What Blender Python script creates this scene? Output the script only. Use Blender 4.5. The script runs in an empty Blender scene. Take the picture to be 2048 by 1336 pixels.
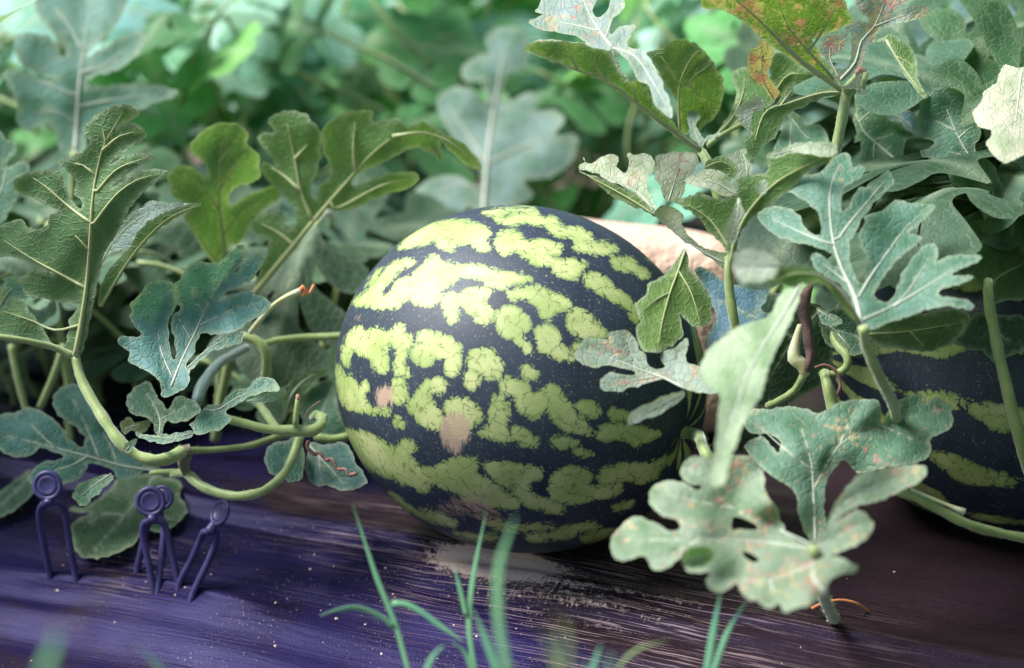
import bpy, bmesh, math, random
import numpy as np
from mathutils import Vector, Matrix
from mathutils.geometry import delaunay_2d_cdt

random.seed(7)
RNG = np.random.default_rng(11)
scene = bpy.context.scene
col = scene.collection

# ------------------------------------------------------------------ camera
LENS = 70.0
FPX = 2048 * LENS / 36.0
PITCH = math.radians(17.0)
HCAM = 0.610
CAM = np.array([0.0, 0.0, HCAM])
FWD = np.array([0.0, math.cos(PITCH), -math.sin(PITCH)])
RGT = np.array([1.0, 0.0, 0.0])
UPV = np.array([0.0, math.sin(PITCH), math.cos(PITCH)])
cd = bpy.data.cameras.new('camera')
cd.lens = LENS; cd.sensor_width = 36.0; cd.sensor_fit = 'HORIZONTAL'
cd.clip_start = 0.05; cd.clip_end = 500
cd.dof.use_dof = True; cd.dof.focus_distance = 1.45; cd.dof.aperture_fstop = 3.2
co = bpy.data.objects.new('camera', cd); col.objects.link(co)
co.location = CAM; co.rotation_euler = (math.radians(90) - PITCH, 0, 0)
scene.camera = co

# ------------------------------------------------------------------ sky, sun, exposure
SUN_EL, SUN_AZ = 55.0, -87.0        # azimuth from +Y (away from camera), negative = left
sdir = Vector((math.sin(math.radians(SUN_AZ)) * math.cos(math.radians(SUN_EL)),
               math.cos(math.radians(SUN_AZ)) * math.cos(math.radians(SUN_EL)) - 0.0,
               math.sin(math.radians(SUN_EL))))
world = bpy.data.worlds.new('World'); scene.world = world; world.use_nodes = True
wn = world.node_tree
sky = wn.nodes.new('ShaderNodeTexSky'); sky.sky_type = 'NISHITA'; sky.sun_disc = False
sky.sun_elevation = math.radians(SUN_EL); sky.sun_rotation = math.radians(SUN_AZ)
sky.air_density = 1.0; sky.dust_density = 1.0; sky.ozone_density = 1.0
bg = wn.nodes['Background']; bg.inputs[1].default_value = 0.08
wn.links.new(sky.outputs[0], bg.inputs[0])
sl = bpy.data.lights.new('sun', 'SUN'); sl.energy = 5.0; sl.angle = math.radians(30); sl.color = (1.0, 0.99, 0.975)
so = bpy.data.objects.new('sun', sl); col.objects.link(so)
so.rotation_euler = sdir.to_track_quat('Z', 'Y').to_euler()
vs = scene.view_settings
vs.view_transform = 'Standard'; vs.look = 'None'; vs.gamma = 1.0; vs.use_curve_mapping = False
vs.exposure = 0.95
scene.cycles.max_bounces = 6; scene.cycles.diffuse_bounces = 3; scene.cycles.glossy_bounces = 2; scene.cycles.transmission_bounces = 4

# ------------------------------------------------------------------ helpers
def P(x, y, d):
    return CAM + d * (FWD + RGT * ((x - 1024) / FPX) + UPV * ((668 - y) / FPX))

def Parr(xy, d):
    return CAM + d[:, None] * (FWD + np.outer((xy[:, 0] - 1024) / FPX, RGT) + np.outer((668 - xy[:, 1]) / FPX, UPV))

def project(pts):
    v = pts - CAM
    d = v @ FWD
    return np.stack([1024 + FPX * (v @ RGT) / d, 668 - FPX * (v @ UPV) / d], 1), d

def Z(x0, y0, s, pts):
    return [(x0 + a / s, y0 + b / s) for a, b in pts]

class Noise:
    """smooth pseudo noise: a sum of random sinusoids, about -1..1"""
    def __init__(s, seed, freq, n=10, dim=3):
        r = np.random.default_rng(seed)
        k = r.normal(size=(n, dim)); k /= np.linalg.norm(k, axis=1)[:, None]
        s.k = k * freq * r.uniform(0.6, 1.6, (n, 1)); s.p = r.uniform(0, 6.28, n); s.n = n
    def __call__(s, p):
        return np.sin(p @ s.k.T + s.p).sum(1) / math.sqrt(s.n) * 0.9

def crom(pts, step, closed=True):
    """Catmull-Rom resample to about `step` spacing"""
    p = np.array(pts, float); n = len(p); out = []
    rng_ = range(n) if closed else range(n - 1)
    for i in rng_:
        p1 = p[i]; p2 = p[(i + 1) % n]
        p0 = p[(i - 1) % n] if closed or i > 0 else 2 * p1 - p2
        p3 = p[(i + 2) % n] if closed or i < n - 2 else 2 * p2 - p1
        m = max(1, int(round(np.linalg.norm(p2 - p1) / step)))
        for k in range(m):
            t = k / m
            out.append(0.5 * (2 * p1 + (p2 - p0) * t + (2 * p0 - 5 * p1 + 4 * p2 - p3) * t * t + (3 * p1 - p0 - 3 * p2 + p3) * t ** 3))
    if not closed: out.append(p[-1])
    return np.array(out)

def inside(pts, poly):
    x, y = pts[:, 0], pts[:, 1]
    w = np.zeros(len(pts), int)
    a = poly; b = np.roll(poly, -1, 0)
    for (x1, y1), (x2, y2) in zip(a, b):
        c = (x2 - x1) * (y - y1) - (x - x1) * (y2 - y1)
        w += ((y1 <= y) & (y2 > y) & (c > 0)).astype(int)
        w -= ((y1 > y) & (y2 <= y) & (c < 0)).astype(int)
    return w != 0

def dist_line(pts, line, closed=False):
    best = np.full(len(pts), 1e9); tt = np.zeros(len(pts))
    a = line if closed else line[:-1]; b = np.roll(line, -1, 0) if closed else line[1:]
    n = len(a)
    for i in range(n):
        ab = b[i] - a[i]; L2 = ab @ ab + 1e-12
        t = np.clip(((pts - a[i]) @ ab) / L2, 0, 1)
        d = np.hypot(*(pts - a[i] - t[:, None] * ab).T)
        m = d < best
        best[m] = d[m]; tt[m] = (i + t[m]) / n
    return best, tt

def mesh_obj(name, v, f, mat, parent=None, smooth=True, attrs=None):
    me = bpy.data.meshes.new(name)
    me.from_pydata([tuple(map(float, q)) for q in v], [], [tuple(map(int, q)) for q in f])
    if smooth: me.polygons.foreach_set('use_smooth', [True] * len(me.polygons))
    for k, arr in (attrs or {}).items():
        arr = np.asarray(arr, np.float32)
        if arr.ndim == 1:
            at = me.attributes.new(k, 'FLOAT', 'POINT'); at.data.foreach_set('value', arr)
        else:
            at = me.attributes.new(k, 'FLOAT_VECTOR', 'POINT'); at.data.foreach_set('vector', arr.ravel())
    me.update()
    if mat: me.materials.append(mat)
    o = bpy.data.objects.new(name, me); col.objects.link(o)
    if parent: put(o, parent)
    return o

def put(o, parent):
    """child keeps its world placement"""
    o.parent = parent
    r = parent
    off = Vector((0, 0, 0))
    while r is not None:
        if r.type == 'EMPTY': off += Vector(r.location)
        r = r.parent
    if parent.type == 'EMPTY':
        o.matrix_parent_inverse = Matrix.Translation(-off)

def empty(name, loc, label, cat, group=None):
    o = bpy.data.objects.new(name, None); col.objects.link(o)
    o.location = loc; o.empty_display_size = 0.03
    o['label'] = label; o['category'] = cat
    if group: o['group'] = group
    return o

def tag(o, label, cat, group=None):
    o['label'] = label; o['category'] = cat
    if group: o['group'] = group

def tube_mesh(pts, radii, step=0.006, seg=8, wob=0.0, cap=True):
    pts = np.array(pts, float); n = len(pts)
    rad = np.array(radii if np.ndim(radii) else [radii] * n, float)
    c = crom(np.c_[pts, rad], step, closed=False)
    p, r = c[:, :3], np.maximum(c[:, 3], 1e-4)
    t = np.gradient(p, axis=0); t /= np.linalg.norm(t, axis=1)[:, None] + 1e-12
    ref = np.array([0, 0, 1.0]) if abs(t[0][2]) < 0.8 else np.array([1.0, 0, 0])
    u = np.cross(t[0], ref); u /= np.linalg.norm(u)
    V, F = [], []
    for i in range(len(p)):
        u = u - t[i] * (u @ t[i]); u /= np.linalg.norm(u) + 1e-12
        w = np.cross(t[i], u)
        for k in range(seg):
            a = 2 * math.pi * k / seg
            rr = r[i] * (1 + wob * math.sin(a * 4 + 0.3))
            V.append(p[i] + rr * (math.cos(a) * u + math.sin(a) * w))
    for i in range(len(p) - 1):
        for k in range(seg):
            a, b = i * seg + k, i * seg + (k + 1) % seg
            F.append((a, b, b + seg, a + seg))
    if cap:
        V.append(p[0] - t[0] * r[0] * 0.4); V.append(p[-1] + t[-1] * r[-1] * 0.5)
        m = len(V)
        for k in range(seg):
            F.append((m - 2, (k + 1) % seg, k))
            q = (len(p) - 1) * seg
            F.append((m - 1, q + k, q + (k + 1) % seg))
    return V, F

def join(parts):
    V, F = [], []
    for v, f in parts:
        o = len(V); V += list(v); F += [tuple(i + o for i in q) for q in f]
    return V, F

# ------------------------------------------------------------------ materials
def newmat(name):
    m = bpy.data.materials.new(name); m.use_nodes = True
    nt = m.node_tree
    return m, nt, nt.nodes['Principled BSDF'], nt.nodes['Material Output']

class NB:
    def __init__(s, nt): s.nt = nt
    def n(s, t, **kw):
        x = s.nt.nodes.new(t)
        for k, v in kw.items(): setattr(x, k, v)
        return x
    def l(s, a, b): s.nt.links.new(a, b)
    def attr(s, name): return s.n('ShaderNodeAttribute', attribute_name=name)
    def math(s, op, a, b=None, c=None, clamp=False):
        x = s.n('ShaderNodeMath', operation=op); x.use_clamp = clamp
        for i, v in enumerate((a, b, c)):
            if v is None: continue
            if isinstance(v, (int, float)): x.inputs[i].default_value = v
            else: s.l(v, x.inputs[i])
        return x.outputs[0]
    def mix(s, fac, a, b, mode='MIX'):
        x = s.n('ShaderNodeMix', data_type='RGBA', blend_type=mode)
        for sock, v in ((x.inputs[0], fac), (x.inputs[6], a), (x.inputs[7], b)):
            if isinstance(v, (int, float)): sock.default_value = v
            elif isinstance(v, tuple): sock.default_value = (*v, 1.0)
            else: s.l(v, sock)
        return x.outputs[2]
    def noise(s, vec, scale, detail=3, rough=0.55):
        x = s.n('ShaderNodeTexNoise'); x.inputs['Scale'].default_value = scale
        x.inputs['Detail'].default_value = detail; x.inputs['Roughness'].default_value = rough
        if vec is not None: s.l(vec, x.inputs['Vector'])
        return x.outputs['Fac']
    def ramp(s, fac, lo, hi, a=0.0, b=1.0):
        x = s.n('ShaderNodeMapRange'); x.interpolation_type = 'SMOOTHSTEP'
        s.l(fac, x.inputs[0])
        for i, v in zip((1, 2, 3, 4), (lo, hi, a, b)): x.inputs[i].default_value = v
        return x.outputs[0]
    def vmul(s, vec, xyz):
        x = s.n('ShaderNodeVectorMath', operation='MULTIPLY'); s.l(vec, x.inputs[0]); x.inputs[1].default_value = xyz
        return x.outputs[0]
    def bump(s, h, strength, dist):
        x = s.n('ShaderNodeBump'); x.inputs['Strength'].default_value = strength; x.inputs['Distance'].default_value = dist
        s.l(h, x.inputs['Height']); return x.outputs[0]

def leaf_material():
    m, nt, bs, out = newmat('leaf_blade'); b = NB(nt)
    oi = b.n('ShaderNodeObjectInfo'); geo = b.n('ShaderNodeNewGeometry')
    vein = b.attr('vein').outputs['Fac']; edge = b.attr('edge').outputs['Fac']; lc = b.attr('lc').outputs['Vector']
    add = b.n('ShaderNodeVectorMath', operation='ADD'); b.l(lc, add.inputs[0])
    off = b.n('ShaderNodeCombineXYZ'); b.l(b.math('MULTIPLY', oi.outputs['Random'], 40.0), off.inputs[0]); b.l(b.math('MULTIPLY', oi.outputs['Random'], 17.0), off.inputs[2])
    b.l(off.outputs[0], add.inputs[1]); vec = add.outputs[0]
    big = b.noise(vec, 45, 3); fine = b.noise(vec, 420, 3, 0.6)
    vor = b.n('ShaderNodeTexVoronoi', feature='DISTANCE_TO_EDGE'); vor.inputs['Scale'].default_value = 165
    dw = b.n('ShaderNodeVectorMath', operation='ADD')
    nz = b.n('ShaderNodeTexNoise'); nz.inputs['Scale'].default_value = 120; b.l(vec, nz.inputs['Vector'])
    b.l(vec, dw.inputs[0]); b.l(b.vmul(nz.outputs['Color'], (0.006, 0.006, 0.006)), dw.inputs[1]); b.l(dw.outputs[0], vor.inputs['Vector'])
    net = b.ramp(vor.outputs['Distance'], 0.0, 0.10, 1.0, 0.0)
    topc = oi.outputs['Color']
    c = b.mix(b.ramp(big, 0.35, 0.7), topc, b.mix(1.0, topc, (0.52, 0.66, 0.50), 'MULTIPLY'))
    under = b.mix(0.50, topc, (0.115, 0.195, 0.055))
    under = b.mix(b.ramp(big, 0.35, 0.7), under, b.mix(1.0, under, (0.75, 0.8, 0.7), 'MULTIPLY'))
    c = b.mix(geo.outputs['Backfacing'], c, under)
    c = b.mix(b.math('MULTIPLY', fine, 0.35), c, b.mix(1.0, c, (1.5, 1.4, 1.5), 'MULTIPLY'))
    veinc = b.mix(geo.outputs['Backfacing'], (0.34, 0.42, 0.28), (0.30, 0.37, 0.13))
    c = b.mix(b.math('MULTIPLY', net, 0.13), c, veinc)
    c = b.mix(b.math('MULTIPLY', vein, 0.6), c, veinc)
    # blotches of blight: amount in the object's alpha
    sp = b.noise(vec, 190, 4, 0.65); sp2 = b.noise(vec, 38, 2)
    thr = b.math('SUBTRACT', 0.90, b.math('MULTIPLY', oi.outputs['Alpha'], 0.44))
    spm = b.math('MULTIPLY', b.math('SUBTRACT', b.math('ADD', b.math('MULTIPLY', sp, 0.75), b.math('MULTIPLY', sp2, 0.45)), thr), 14.0, clamp=True)
    sc = b.n('ShaderNodeValToRGB'); b.l(b.noise(vec, 90, 2), sc.inputs[0])
    e = sc.color_ramp.elements; e[0].position = 0.38; e[0].color = (0.50, 0.44, 0.22, 1); e[1].position = 0.62; e[1].color = (0.50, 0.20, 0.18, 1)
    c = b.mix(b.math('MULTIPLY', spm, 0.75), c, sc.outputs[0])
    c = b.mix(b.math('MULTIPLY', edge, 0.55), c, (0.38, 0.45, 0.30))
    b.l(c, bs.inputs['Base Color'])
    bs.inputs['Roughness'].default_value = 0.55
    bs.inputs['Specular IOR Level'].default_value = 0.35
    bs.inputs['Sheen Weight'].default_value = 0.10; bs.inputs['Sheen Roughness'].default_value = 0.4
    h = b.math('ADD', b.math('MULTIPLY', net, -0.6), b.math('MULTIPLY', fine, 0.8))
    h = b.math('ADD', h, b.math('MULTIPLY', big, 2.0))
    nrm = b.bump(h, 0.6, 0.0012); b.l(nrm, bs.inputs['Normal'])
    tr = b.n('ShaderNodeBsdfTranslucent'); b.l(b.mix(1.0, c, (1.25, 1.35, 0.55), 'MULTIPLY'), tr.inputs[0]); b.l(nrm, tr.inputs['Normal'])
    mx = b.n('ShaderNodeMixShader'); mx.inputs[0].default_value = 0.36
    b.l(bs.outputs[0], mx.inputs[1]); b.l(tr.outputs[0], mx.inputs[2]); b.l(mx.outputs[0], out.inputs[0])
    return m

def simple_mat(name, c1, c2, scale=60, rough=0.5, sheen=0.0, bump=0.3, bdist=0.001, spec=0.5, stretch=None):
    m, nt, bs, out = newmat(name); b = NB(nt)
    tc = b.n('ShaderNodeTexCoord'); v = tc.outputs['Object']
    if stretch: v = b.vmul(v, stretch)
    n1 = b.noise(v, scale, 4)
    b.l(b.mix(b.ramp(n1, 0.3, 0.7), c1, c2), bs.inputs['Base Color'])
    bs.inputs['Roughness'].default_value = rough
    bs.inputs['Specular IOR Level'].default_value = spec
    bs.inputs['Sheen Weight'].default_value = sheen
    b.l(b.bump(b.noise(v, scale * 5, 3), bump, bdist), bs.inputs['Normal'])
    return m

def melon_material():
    m, nt, bs, out = newmat('melon_rind'); b = NB(nt)
    pat = b.attr('pattern').outputs['Fac']; scar = b.attr('scar').outputs['Fac']
    tc = b.n('ShaderNodeTexCoord'); v = tc.outputs['Object']
    n1 = b.noise(v, 150, 4, 0.6); n2 = b.noise(v, 620, 3, 0.6); n3 = b.noise(v, 30, 3)
    s = b.math('ADD', pat, b.math('MULTIPLY', b.math('SUBTRACT', n1, 0.5), 0.0046))
    s = b.math('ADD', s, b.math('MULTIPLY', b.math('SUBTRACT', n2, 0.5), 0.0050))
    light = b.mix(b.ramp(n3, 0.35, 0.65), (0.47, 0.52, 0.21), (0.31, 0.39, 0.12))
    # dark crackle inside the pale patches, greener towards their rims
    vor = b.n('ShaderNodeTexVoronoi', feature='DISTANCE_TO_EDGE'); vor.inputs['Scale'].default_value = 75
    dv = b.n('ShaderNodeVectorMath', operation='ADD'); nz = b.n('ShaderNodeTexNoise'); nz.inputs['Scale'].default_value = 90; nz.inputs['Detail'].default_value = 4
    b.l(v, nz.inputs['Vector']); b.l(v, dv.inputs[0]); b.l(b.vmul(nz.outputs['Color'], (0.02, 0.02, 0.02)), dv.inputs[1]); b.l(dv.outputs[0], vor.inputs['Vector'])
    crack = b.math('MULTIPLY', b.ramp(vor.outputs['Distance'], 0.0, 0.06, 1.0, 0.0), b.ramp(n1, 0.44, 0.56))
    s = b.math('SUBTRACT', s, b.math('MULTIPLY', b.ramp(vor.outputs['Distance'], 0.0, 0.10, 1.0, 0.0), 0.0022))
    s = b.math('ADD', s, 0.0010)
    mask = b.ramp(s, -0.0008, 0.0009)
    light = b.mix(b.math('MULTIPLY', crack, 0.75), light, (0.07, 0.11, 0.03))
    light = b.mix(b.ramp(b.noise(v, 900, 2), 0.60, 0.72), light, (0.16, 0.21, 0.045))
    light = b.mix(b.math('MULTIPLY', b.ramp(s, 0.0004, 0.0036, 1.0, 0.0), 0.65), light, (0.13, 0.22, 0.05))
    dark = b.mix(b.ramp(n3, 0.3, 0.7), (0.009, 0.018, 0.034), (0.017, 0.030, 0.050))
    dark = b.mix(b.math('MULTIPLY', b.ramp(n2, 0.56, 0.70), b.ramp(n1, 0.48, 0.62)), dark, (0.13, 0.20, 0.10))
    dark = b.mix(b.math('MULTIPLY', b.ramp(b.noise(b.vmul(v, (500, 700, 300)), 1.0, 3, 0.6), 0.60, 0.70), 0.35), dark, (0.16, 0.18, 0.20))
    c = b.mix(mask, dark, light)
    # scuffs and dried soil
    vs_ = b.vmul(v, (150, 300, 60)); n4 = b.noise(vs_, 1.0, 5, 0.75)
    sm = b.ramp(b.math('ADD', b.math('MULTIPLY', n4, 0.9), b.math('MULTIPLY', scar, 0.60)), 0.78, 1.02)
    c = b.mix(b.math('MULTIPLY', sm, 0.85), c, (0.46, 0.33, 0.22))
    dust = b.ramp(b.noise(v, 620, 2), 0.66, 0.73)
    c = b.mix(b.math('MULTIPLY', dust, 0.45), c, (0.42, 0.38, 0.32))
    b.l(c, bs.inputs['Base Color'])
    r = b.math('ADD', 0.47, b.math('MULTIPLY', n1, 0.2)); r = b.math('ADD', r, b.math('MULTIPLY', sm, 0.35)); b.l(r, bs.inputs['Roughness'])
    bs.inputs['Specular IOR Level'].default_value = 0.45
    h = b.math('ADD', b.math('MULTIPLY', n2, 0.3), b.math('MULTIPLY', mask, 0.25)); h = b.math('ADD', h, b.math('MULTIPLY', sm, 0.6))
    b.l(b.bump(h, 0.35, 0.001), bs.inputs['Normal'])
    bs.inputs['Coat Weight'].default_value = 0.22; bs.inputs['Coat Roughness'].default_value = 0.65
    return m

def film_material():
    m, nt, bs, out = newmat('mulch_film'); b = NB(nt)
    us0 = b.attr('us').outputs['Vector']
    wz = b.n('ShaderNodeTexNoise'); wz.inputs['Scale'].default_value = 7; wz.inputs['Detail'].default_value = 3; b.l(us0, wz.inputs['Vector'])
    wa = b.n('ShaderNodeVectorMath', operation='ADD'); b.l(us0, wa.inputs[0]); b.l(b.vmul(wz.outputs['Color'], (0.05, 0.010, 0.0)), wa.inputs[1]); us = wa.outputs[0]
    du = b.attr('dust').outputs['Fac']
    streak = b.noise(b.vmul(us, (7, 150, 1)), 1.0, 4, 0.55); streak2 = b.noise(b.vmul(us, (22, 700, 1)), 1.0, 3, 0.6)
    blot = b.noise(us, 14, 4); grit = b.noise(us, 520, 3, 0.65); grit2 = b.noise(us, 190, 4, 0.7)
    base = b.mix(b.ramp(blot, 0.3, 0.7), (0.010, 0.0065, 0.040), (0.006, 0.004, 0.019))
    base = b.mix(b.math('MULTIPLY', b.ramp(streak2, 0.55, 0.75), 0.4), base, (0.045, 0.035, 0.13))
    # sandy soil washed into the wrinkles
    dm = b.math('ADD', b.math('MULTIPLY', streak, 0.45), b.math('MULTIPLY', grit2, 0.45)); dm = b.math('ADD', dm, b.math('MULTIPLY', b.math('SUBTRACT', grit, 0.5), 0.35)); dm = b.math('ADD', dm, 0.05)
    dm = b.math('ADD', dm, b.math('MULTIPLY', du, 0.60))
    sand = b.ramp(dm, 0.78, 0.95)
    base = b.mix(b.math('MULTIPLY', sand, 0.9), base, b.mix(grit, (0.48, 0.32, 0.25), (0.95, 0.74, 0.62)))
    sp = b.math('MULTIPLY', b.ramp(grit, 0.645, 0.69), b.ramp(b.math('ADD', blot, b.math('MULTIPLY', du, 0.3)), 0.42, 0.6))
    base = b.mix(b.math('MULTIPLY', sp, 0.75), base, (0.60, 0.44, 0.38))
    painted_shade = b.ramp(b.math('ADD', b.attr('painted_shade').outputs['Fac'], b.math('MULTIPLY', b.math('SUBTRACT', blot, 0.5), 1.4)), 0.25, 0.75)  # plant shade put into the film colour, broken up by blotches
    base = b.mix(b.math('MULTIPLY', b.math('MULTIPLY', painted_shade, b.math('SUBTRACT', 1.0, sand)), 0.9), base, b.mix(grit2, (0.010, 0.006, 0.007), (0.034, 0.020, 0.020)))
    base = b.mix(b.math('MULTIPLY', b.ramp(b.noise(b.vmul(us, (14, 900, 1)), 1.0, 3, 0.6), 0.54, 0.64), b.math('ADD', 0.02, b.math('MULTIPLY', b.math('MULTIPLY', du, 2.2, clamp=True), 0.75))), base, (0.46, 0.33, 0.33))
    film = b.ramp(b.noise(us, 5, 3), 0.35, 0.7)
    b.l(base, bs.inputs['Base Color'])
    r = b.math('ADD', 0.26, b.math('MULTIPLY', film, 0.22)); r = b.math('ADD', r, b.math('MULTIPLY', sand, 0.4)); b.l(r, bs.inputs['Roughness'])
    bs.inputs['Specular IOR Level'].default_value = 0.12
    bs.inputs['Specular Tint'].default_value = (0.32, 0.30, 0.85, 1)
    h = b.math('ADD', b.math('MULTIPLY', streak, 0.9), b.math('MULTIPLY', streak2, 0.25)); h = b.math('ADD', h, b.math('MULTIPLY', grit, 0.35)); h = b.math('ADD', h, b.math('MULTIPLY', sand, 0.6))
    b.l(b.bump(h, 0.5, 0.0016), bs.inputs['Normal'])
    return m

LEAF = leaf_material()
STEM = simple_mat('stem_green', (0.20, 0.29, 0.075), (0.29, 0.36, 0.12), 90, 0.5, 0.5, 0.4, 0.0006)
STEM_BLUE = simple_mat('stem_glaucous', (0.13, 0.22, 0.20), (0.18, 0.26, 0.22), 90, 0.5, 0.5, 0.4, 0.0006)
VEIN_U = simple_mat('vein_yellow_green', (0.27, 0.33, 0.11), (0.34, 0.38, 0.16), 120, 0.5, 0.5, 0.3, 0.0004)
VEIN_T = simple_mat('vein_pale', (0.36, 0.41, 0.30), (0.44, 0.48, 0.38), 120, 0.55, 0.5, 0.3, 0.0004)
SHEATH = simple_mat('withered_sheath', (0.075, 0.095, 0.035), (0.16, 0.11, 0.06), 160, 0.7, 0.3, 0.6, 0.001)
DRY = simple_mat('dry_tendril', (0.14, 0.06, 0.045), (0.26, 0.13, 0.09), 200, 0.7, 0.2, 0.5, 0.0006)
ORANGE = simple_mat('rusty_tendril', (0.55, 0.16, 0.05), (0.62, 0.24, 0.08), 200, 0.6, 0.1, 0.3, 0.0004)
CUTEND = simple_mat('cut_stem_end', (0.55, 0.40, 0.30), (0.40, 0.20, 0.12), 300, 0.7)
MELON = melon_material()
FILM = film_material()
PEG = simple_mat('peg_plastic', (0.034, 0.028, 0.105), (0.054, 0.045, 0.145), 130, 0.42, 0.0, 0.25, 0.0004, 0.5)
PAPER = simple_mat('tan_paper', (0.60, 0.38, 0.28), (0.68, 0.49, 0.39), 22, 0.85, 0.1, 0.8, 0.006)
SOIL = simple_mat('bare_soil', (0.10, 0.075, 0.055), (0.17, 0.13, 0.10), 14, 0.95, 0.0, 0.9, 0.02, 0.2)
GRAIN = simple_mat('soil_grain', (0.40, 0.28, 0.22), (0.60, 0.47, 0.40), 300, 0.9)
GRASS = simple_mat('grass_blade', (0.10, 0.30, 0.18), (0.14, 0.34, 0.15), 40, 0.5, 0.2, 0.3, 0.0004, stretch=(1, 1, 0.2))
GRASS_Y = simple_mat('grass_stalk', (0.24, 0.32, 0.10), (0.16, 0.26, 0.09), 40, 0.5, 0.2)
PETAL_DEAD = simple_mat('wilted_flower', (0.05, 0.030, 0.03), (0.16, 0.08, 0.06), 160, 0.7, 0.2, 0.6, 0.001)
OVARY = simple_mat('pale_ovary', (0.52, 0.55, 0.38), (0.45, 0.46, 0.14), 60, 0.6, 0.6)

# ------------------------------------------------------------------ bed of mulch film
SH0 = np.array([-0.265, 1.530]); SH1 = np.array([0.357, 1.264])
EU = (SH1 - SH0) / np.linalg.norm(SH1 - SH0)          # along the shoulder
ES = np.array([EU[1], -EU[0]])                         # towards the camera
if ES[1] > 0: ES = -ES
nW1 = Noise(1, 1.0, 12, 2); nW2 = Noise(2, 1.0, 12, 2); nW3 = Noise(3, 1.0, 12, 2)
TANS = math.tan(math.radians(25))
PUCK = []
def bed_height(X, Y):
    q = np.stack([X - SH0[0], Y - SH0[1]], -1)
    u = q @ EU; s = q @ ES
    soft = 0.018
    z = -TANS * (0.5 * (s + np.sqrt(s * s + soft * soft)) - soft / 2)
    z = np.maximum(z, -0.20 - 0.02 * s)
    sb = -s - 1.05
    z = z - 0.5 * np.maximum(sb, 0); z = np.maximum(z, -0.22)
    sh = u.shape
    p = np.stack([u.ravel(), s.ravel()], 1)
    p = p + 0.012 * np.stack([nW2(p * 9), nW3(p * 7)], 1)
    w = 0.0042 * nW1(p * [6, 26]) + 0.0022 * nW2(p * [12, 80]) + 0.0010 * nW3(p * [20, 190])
    w = w.reshape(sh)
    z = z + w * 0.8
    crease = 0.0045 * np.exp(-((s + 0.006 - 0.006 * np.sin(u * 9)) / 0.006) ** 2) - 0.004 * np.exp(-((s - 0.012 - 0.006 * np.sin(u * 9)) / 0.006) ** 2)
    z = z + crease * (0.5 + 0.5 * np.tanh((0.33 - u) * 14))
    for x0, y0, hh, lu, ls in PUCK:
        q2 = np.stack([X - x0, Y - y0], -1)
        z = z + hh * np.exp(-((q2 @ EU) / lu) ** 2 - ((q2 @ ES) / ls) ** 2)
    return z, u, s

def on_bed(px, py):
    """point of the bed seen at a pixel"""
    d = np.linspace(1.0, 3.0, 2001)
    pts = Parr(np.tile([px, py], (len(d), 1)), d)
    z, _, _ = bed_height(pts[:, 0], pts[:, 1])
    k = np.argmax(pts[:, 2] < z)
    return pts[k], d[k]

def bed_depth(xy):
    lo = np.full(len(xy), 1.1); hi = np.full(len(xy), 2.6)
    for _ in range(26):
        mid = (lo + hi) / 2; w = Parr(xy, mid); z, _, _ = bed_height(w[:, 0], w[:, 1])
        below = w[:, 2] < z
        hi = np.where(below, mid, hi); lo = np.where(below, lo, mid)
    return (lo + hi) / 2

for _x, _y, _h, _lu, _ls in ((125, 1163, 0.0045, 0.05, 0.006), (225, 1168, 0.004, 0.04, 0.006), (330, 1186, 0.006, 0.035, 0.008), (430, 1196, 0.004, 0.05, 0.006), (60, 1190, -0.004, 0.06, 0.008), (600, 1060, 0.006, 0.12, 0.010), (560, 1250, 0.005, 0.2, 0.014), (1300, 1240, 0.005, 0.15, 0.008), (1600, 1262, 0.006, 0.2, 0.008)):
    _p, _ = on_bed(_x, _y); PUCK.append((_p[0], _p[1], _h, _lu, _ls))

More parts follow.
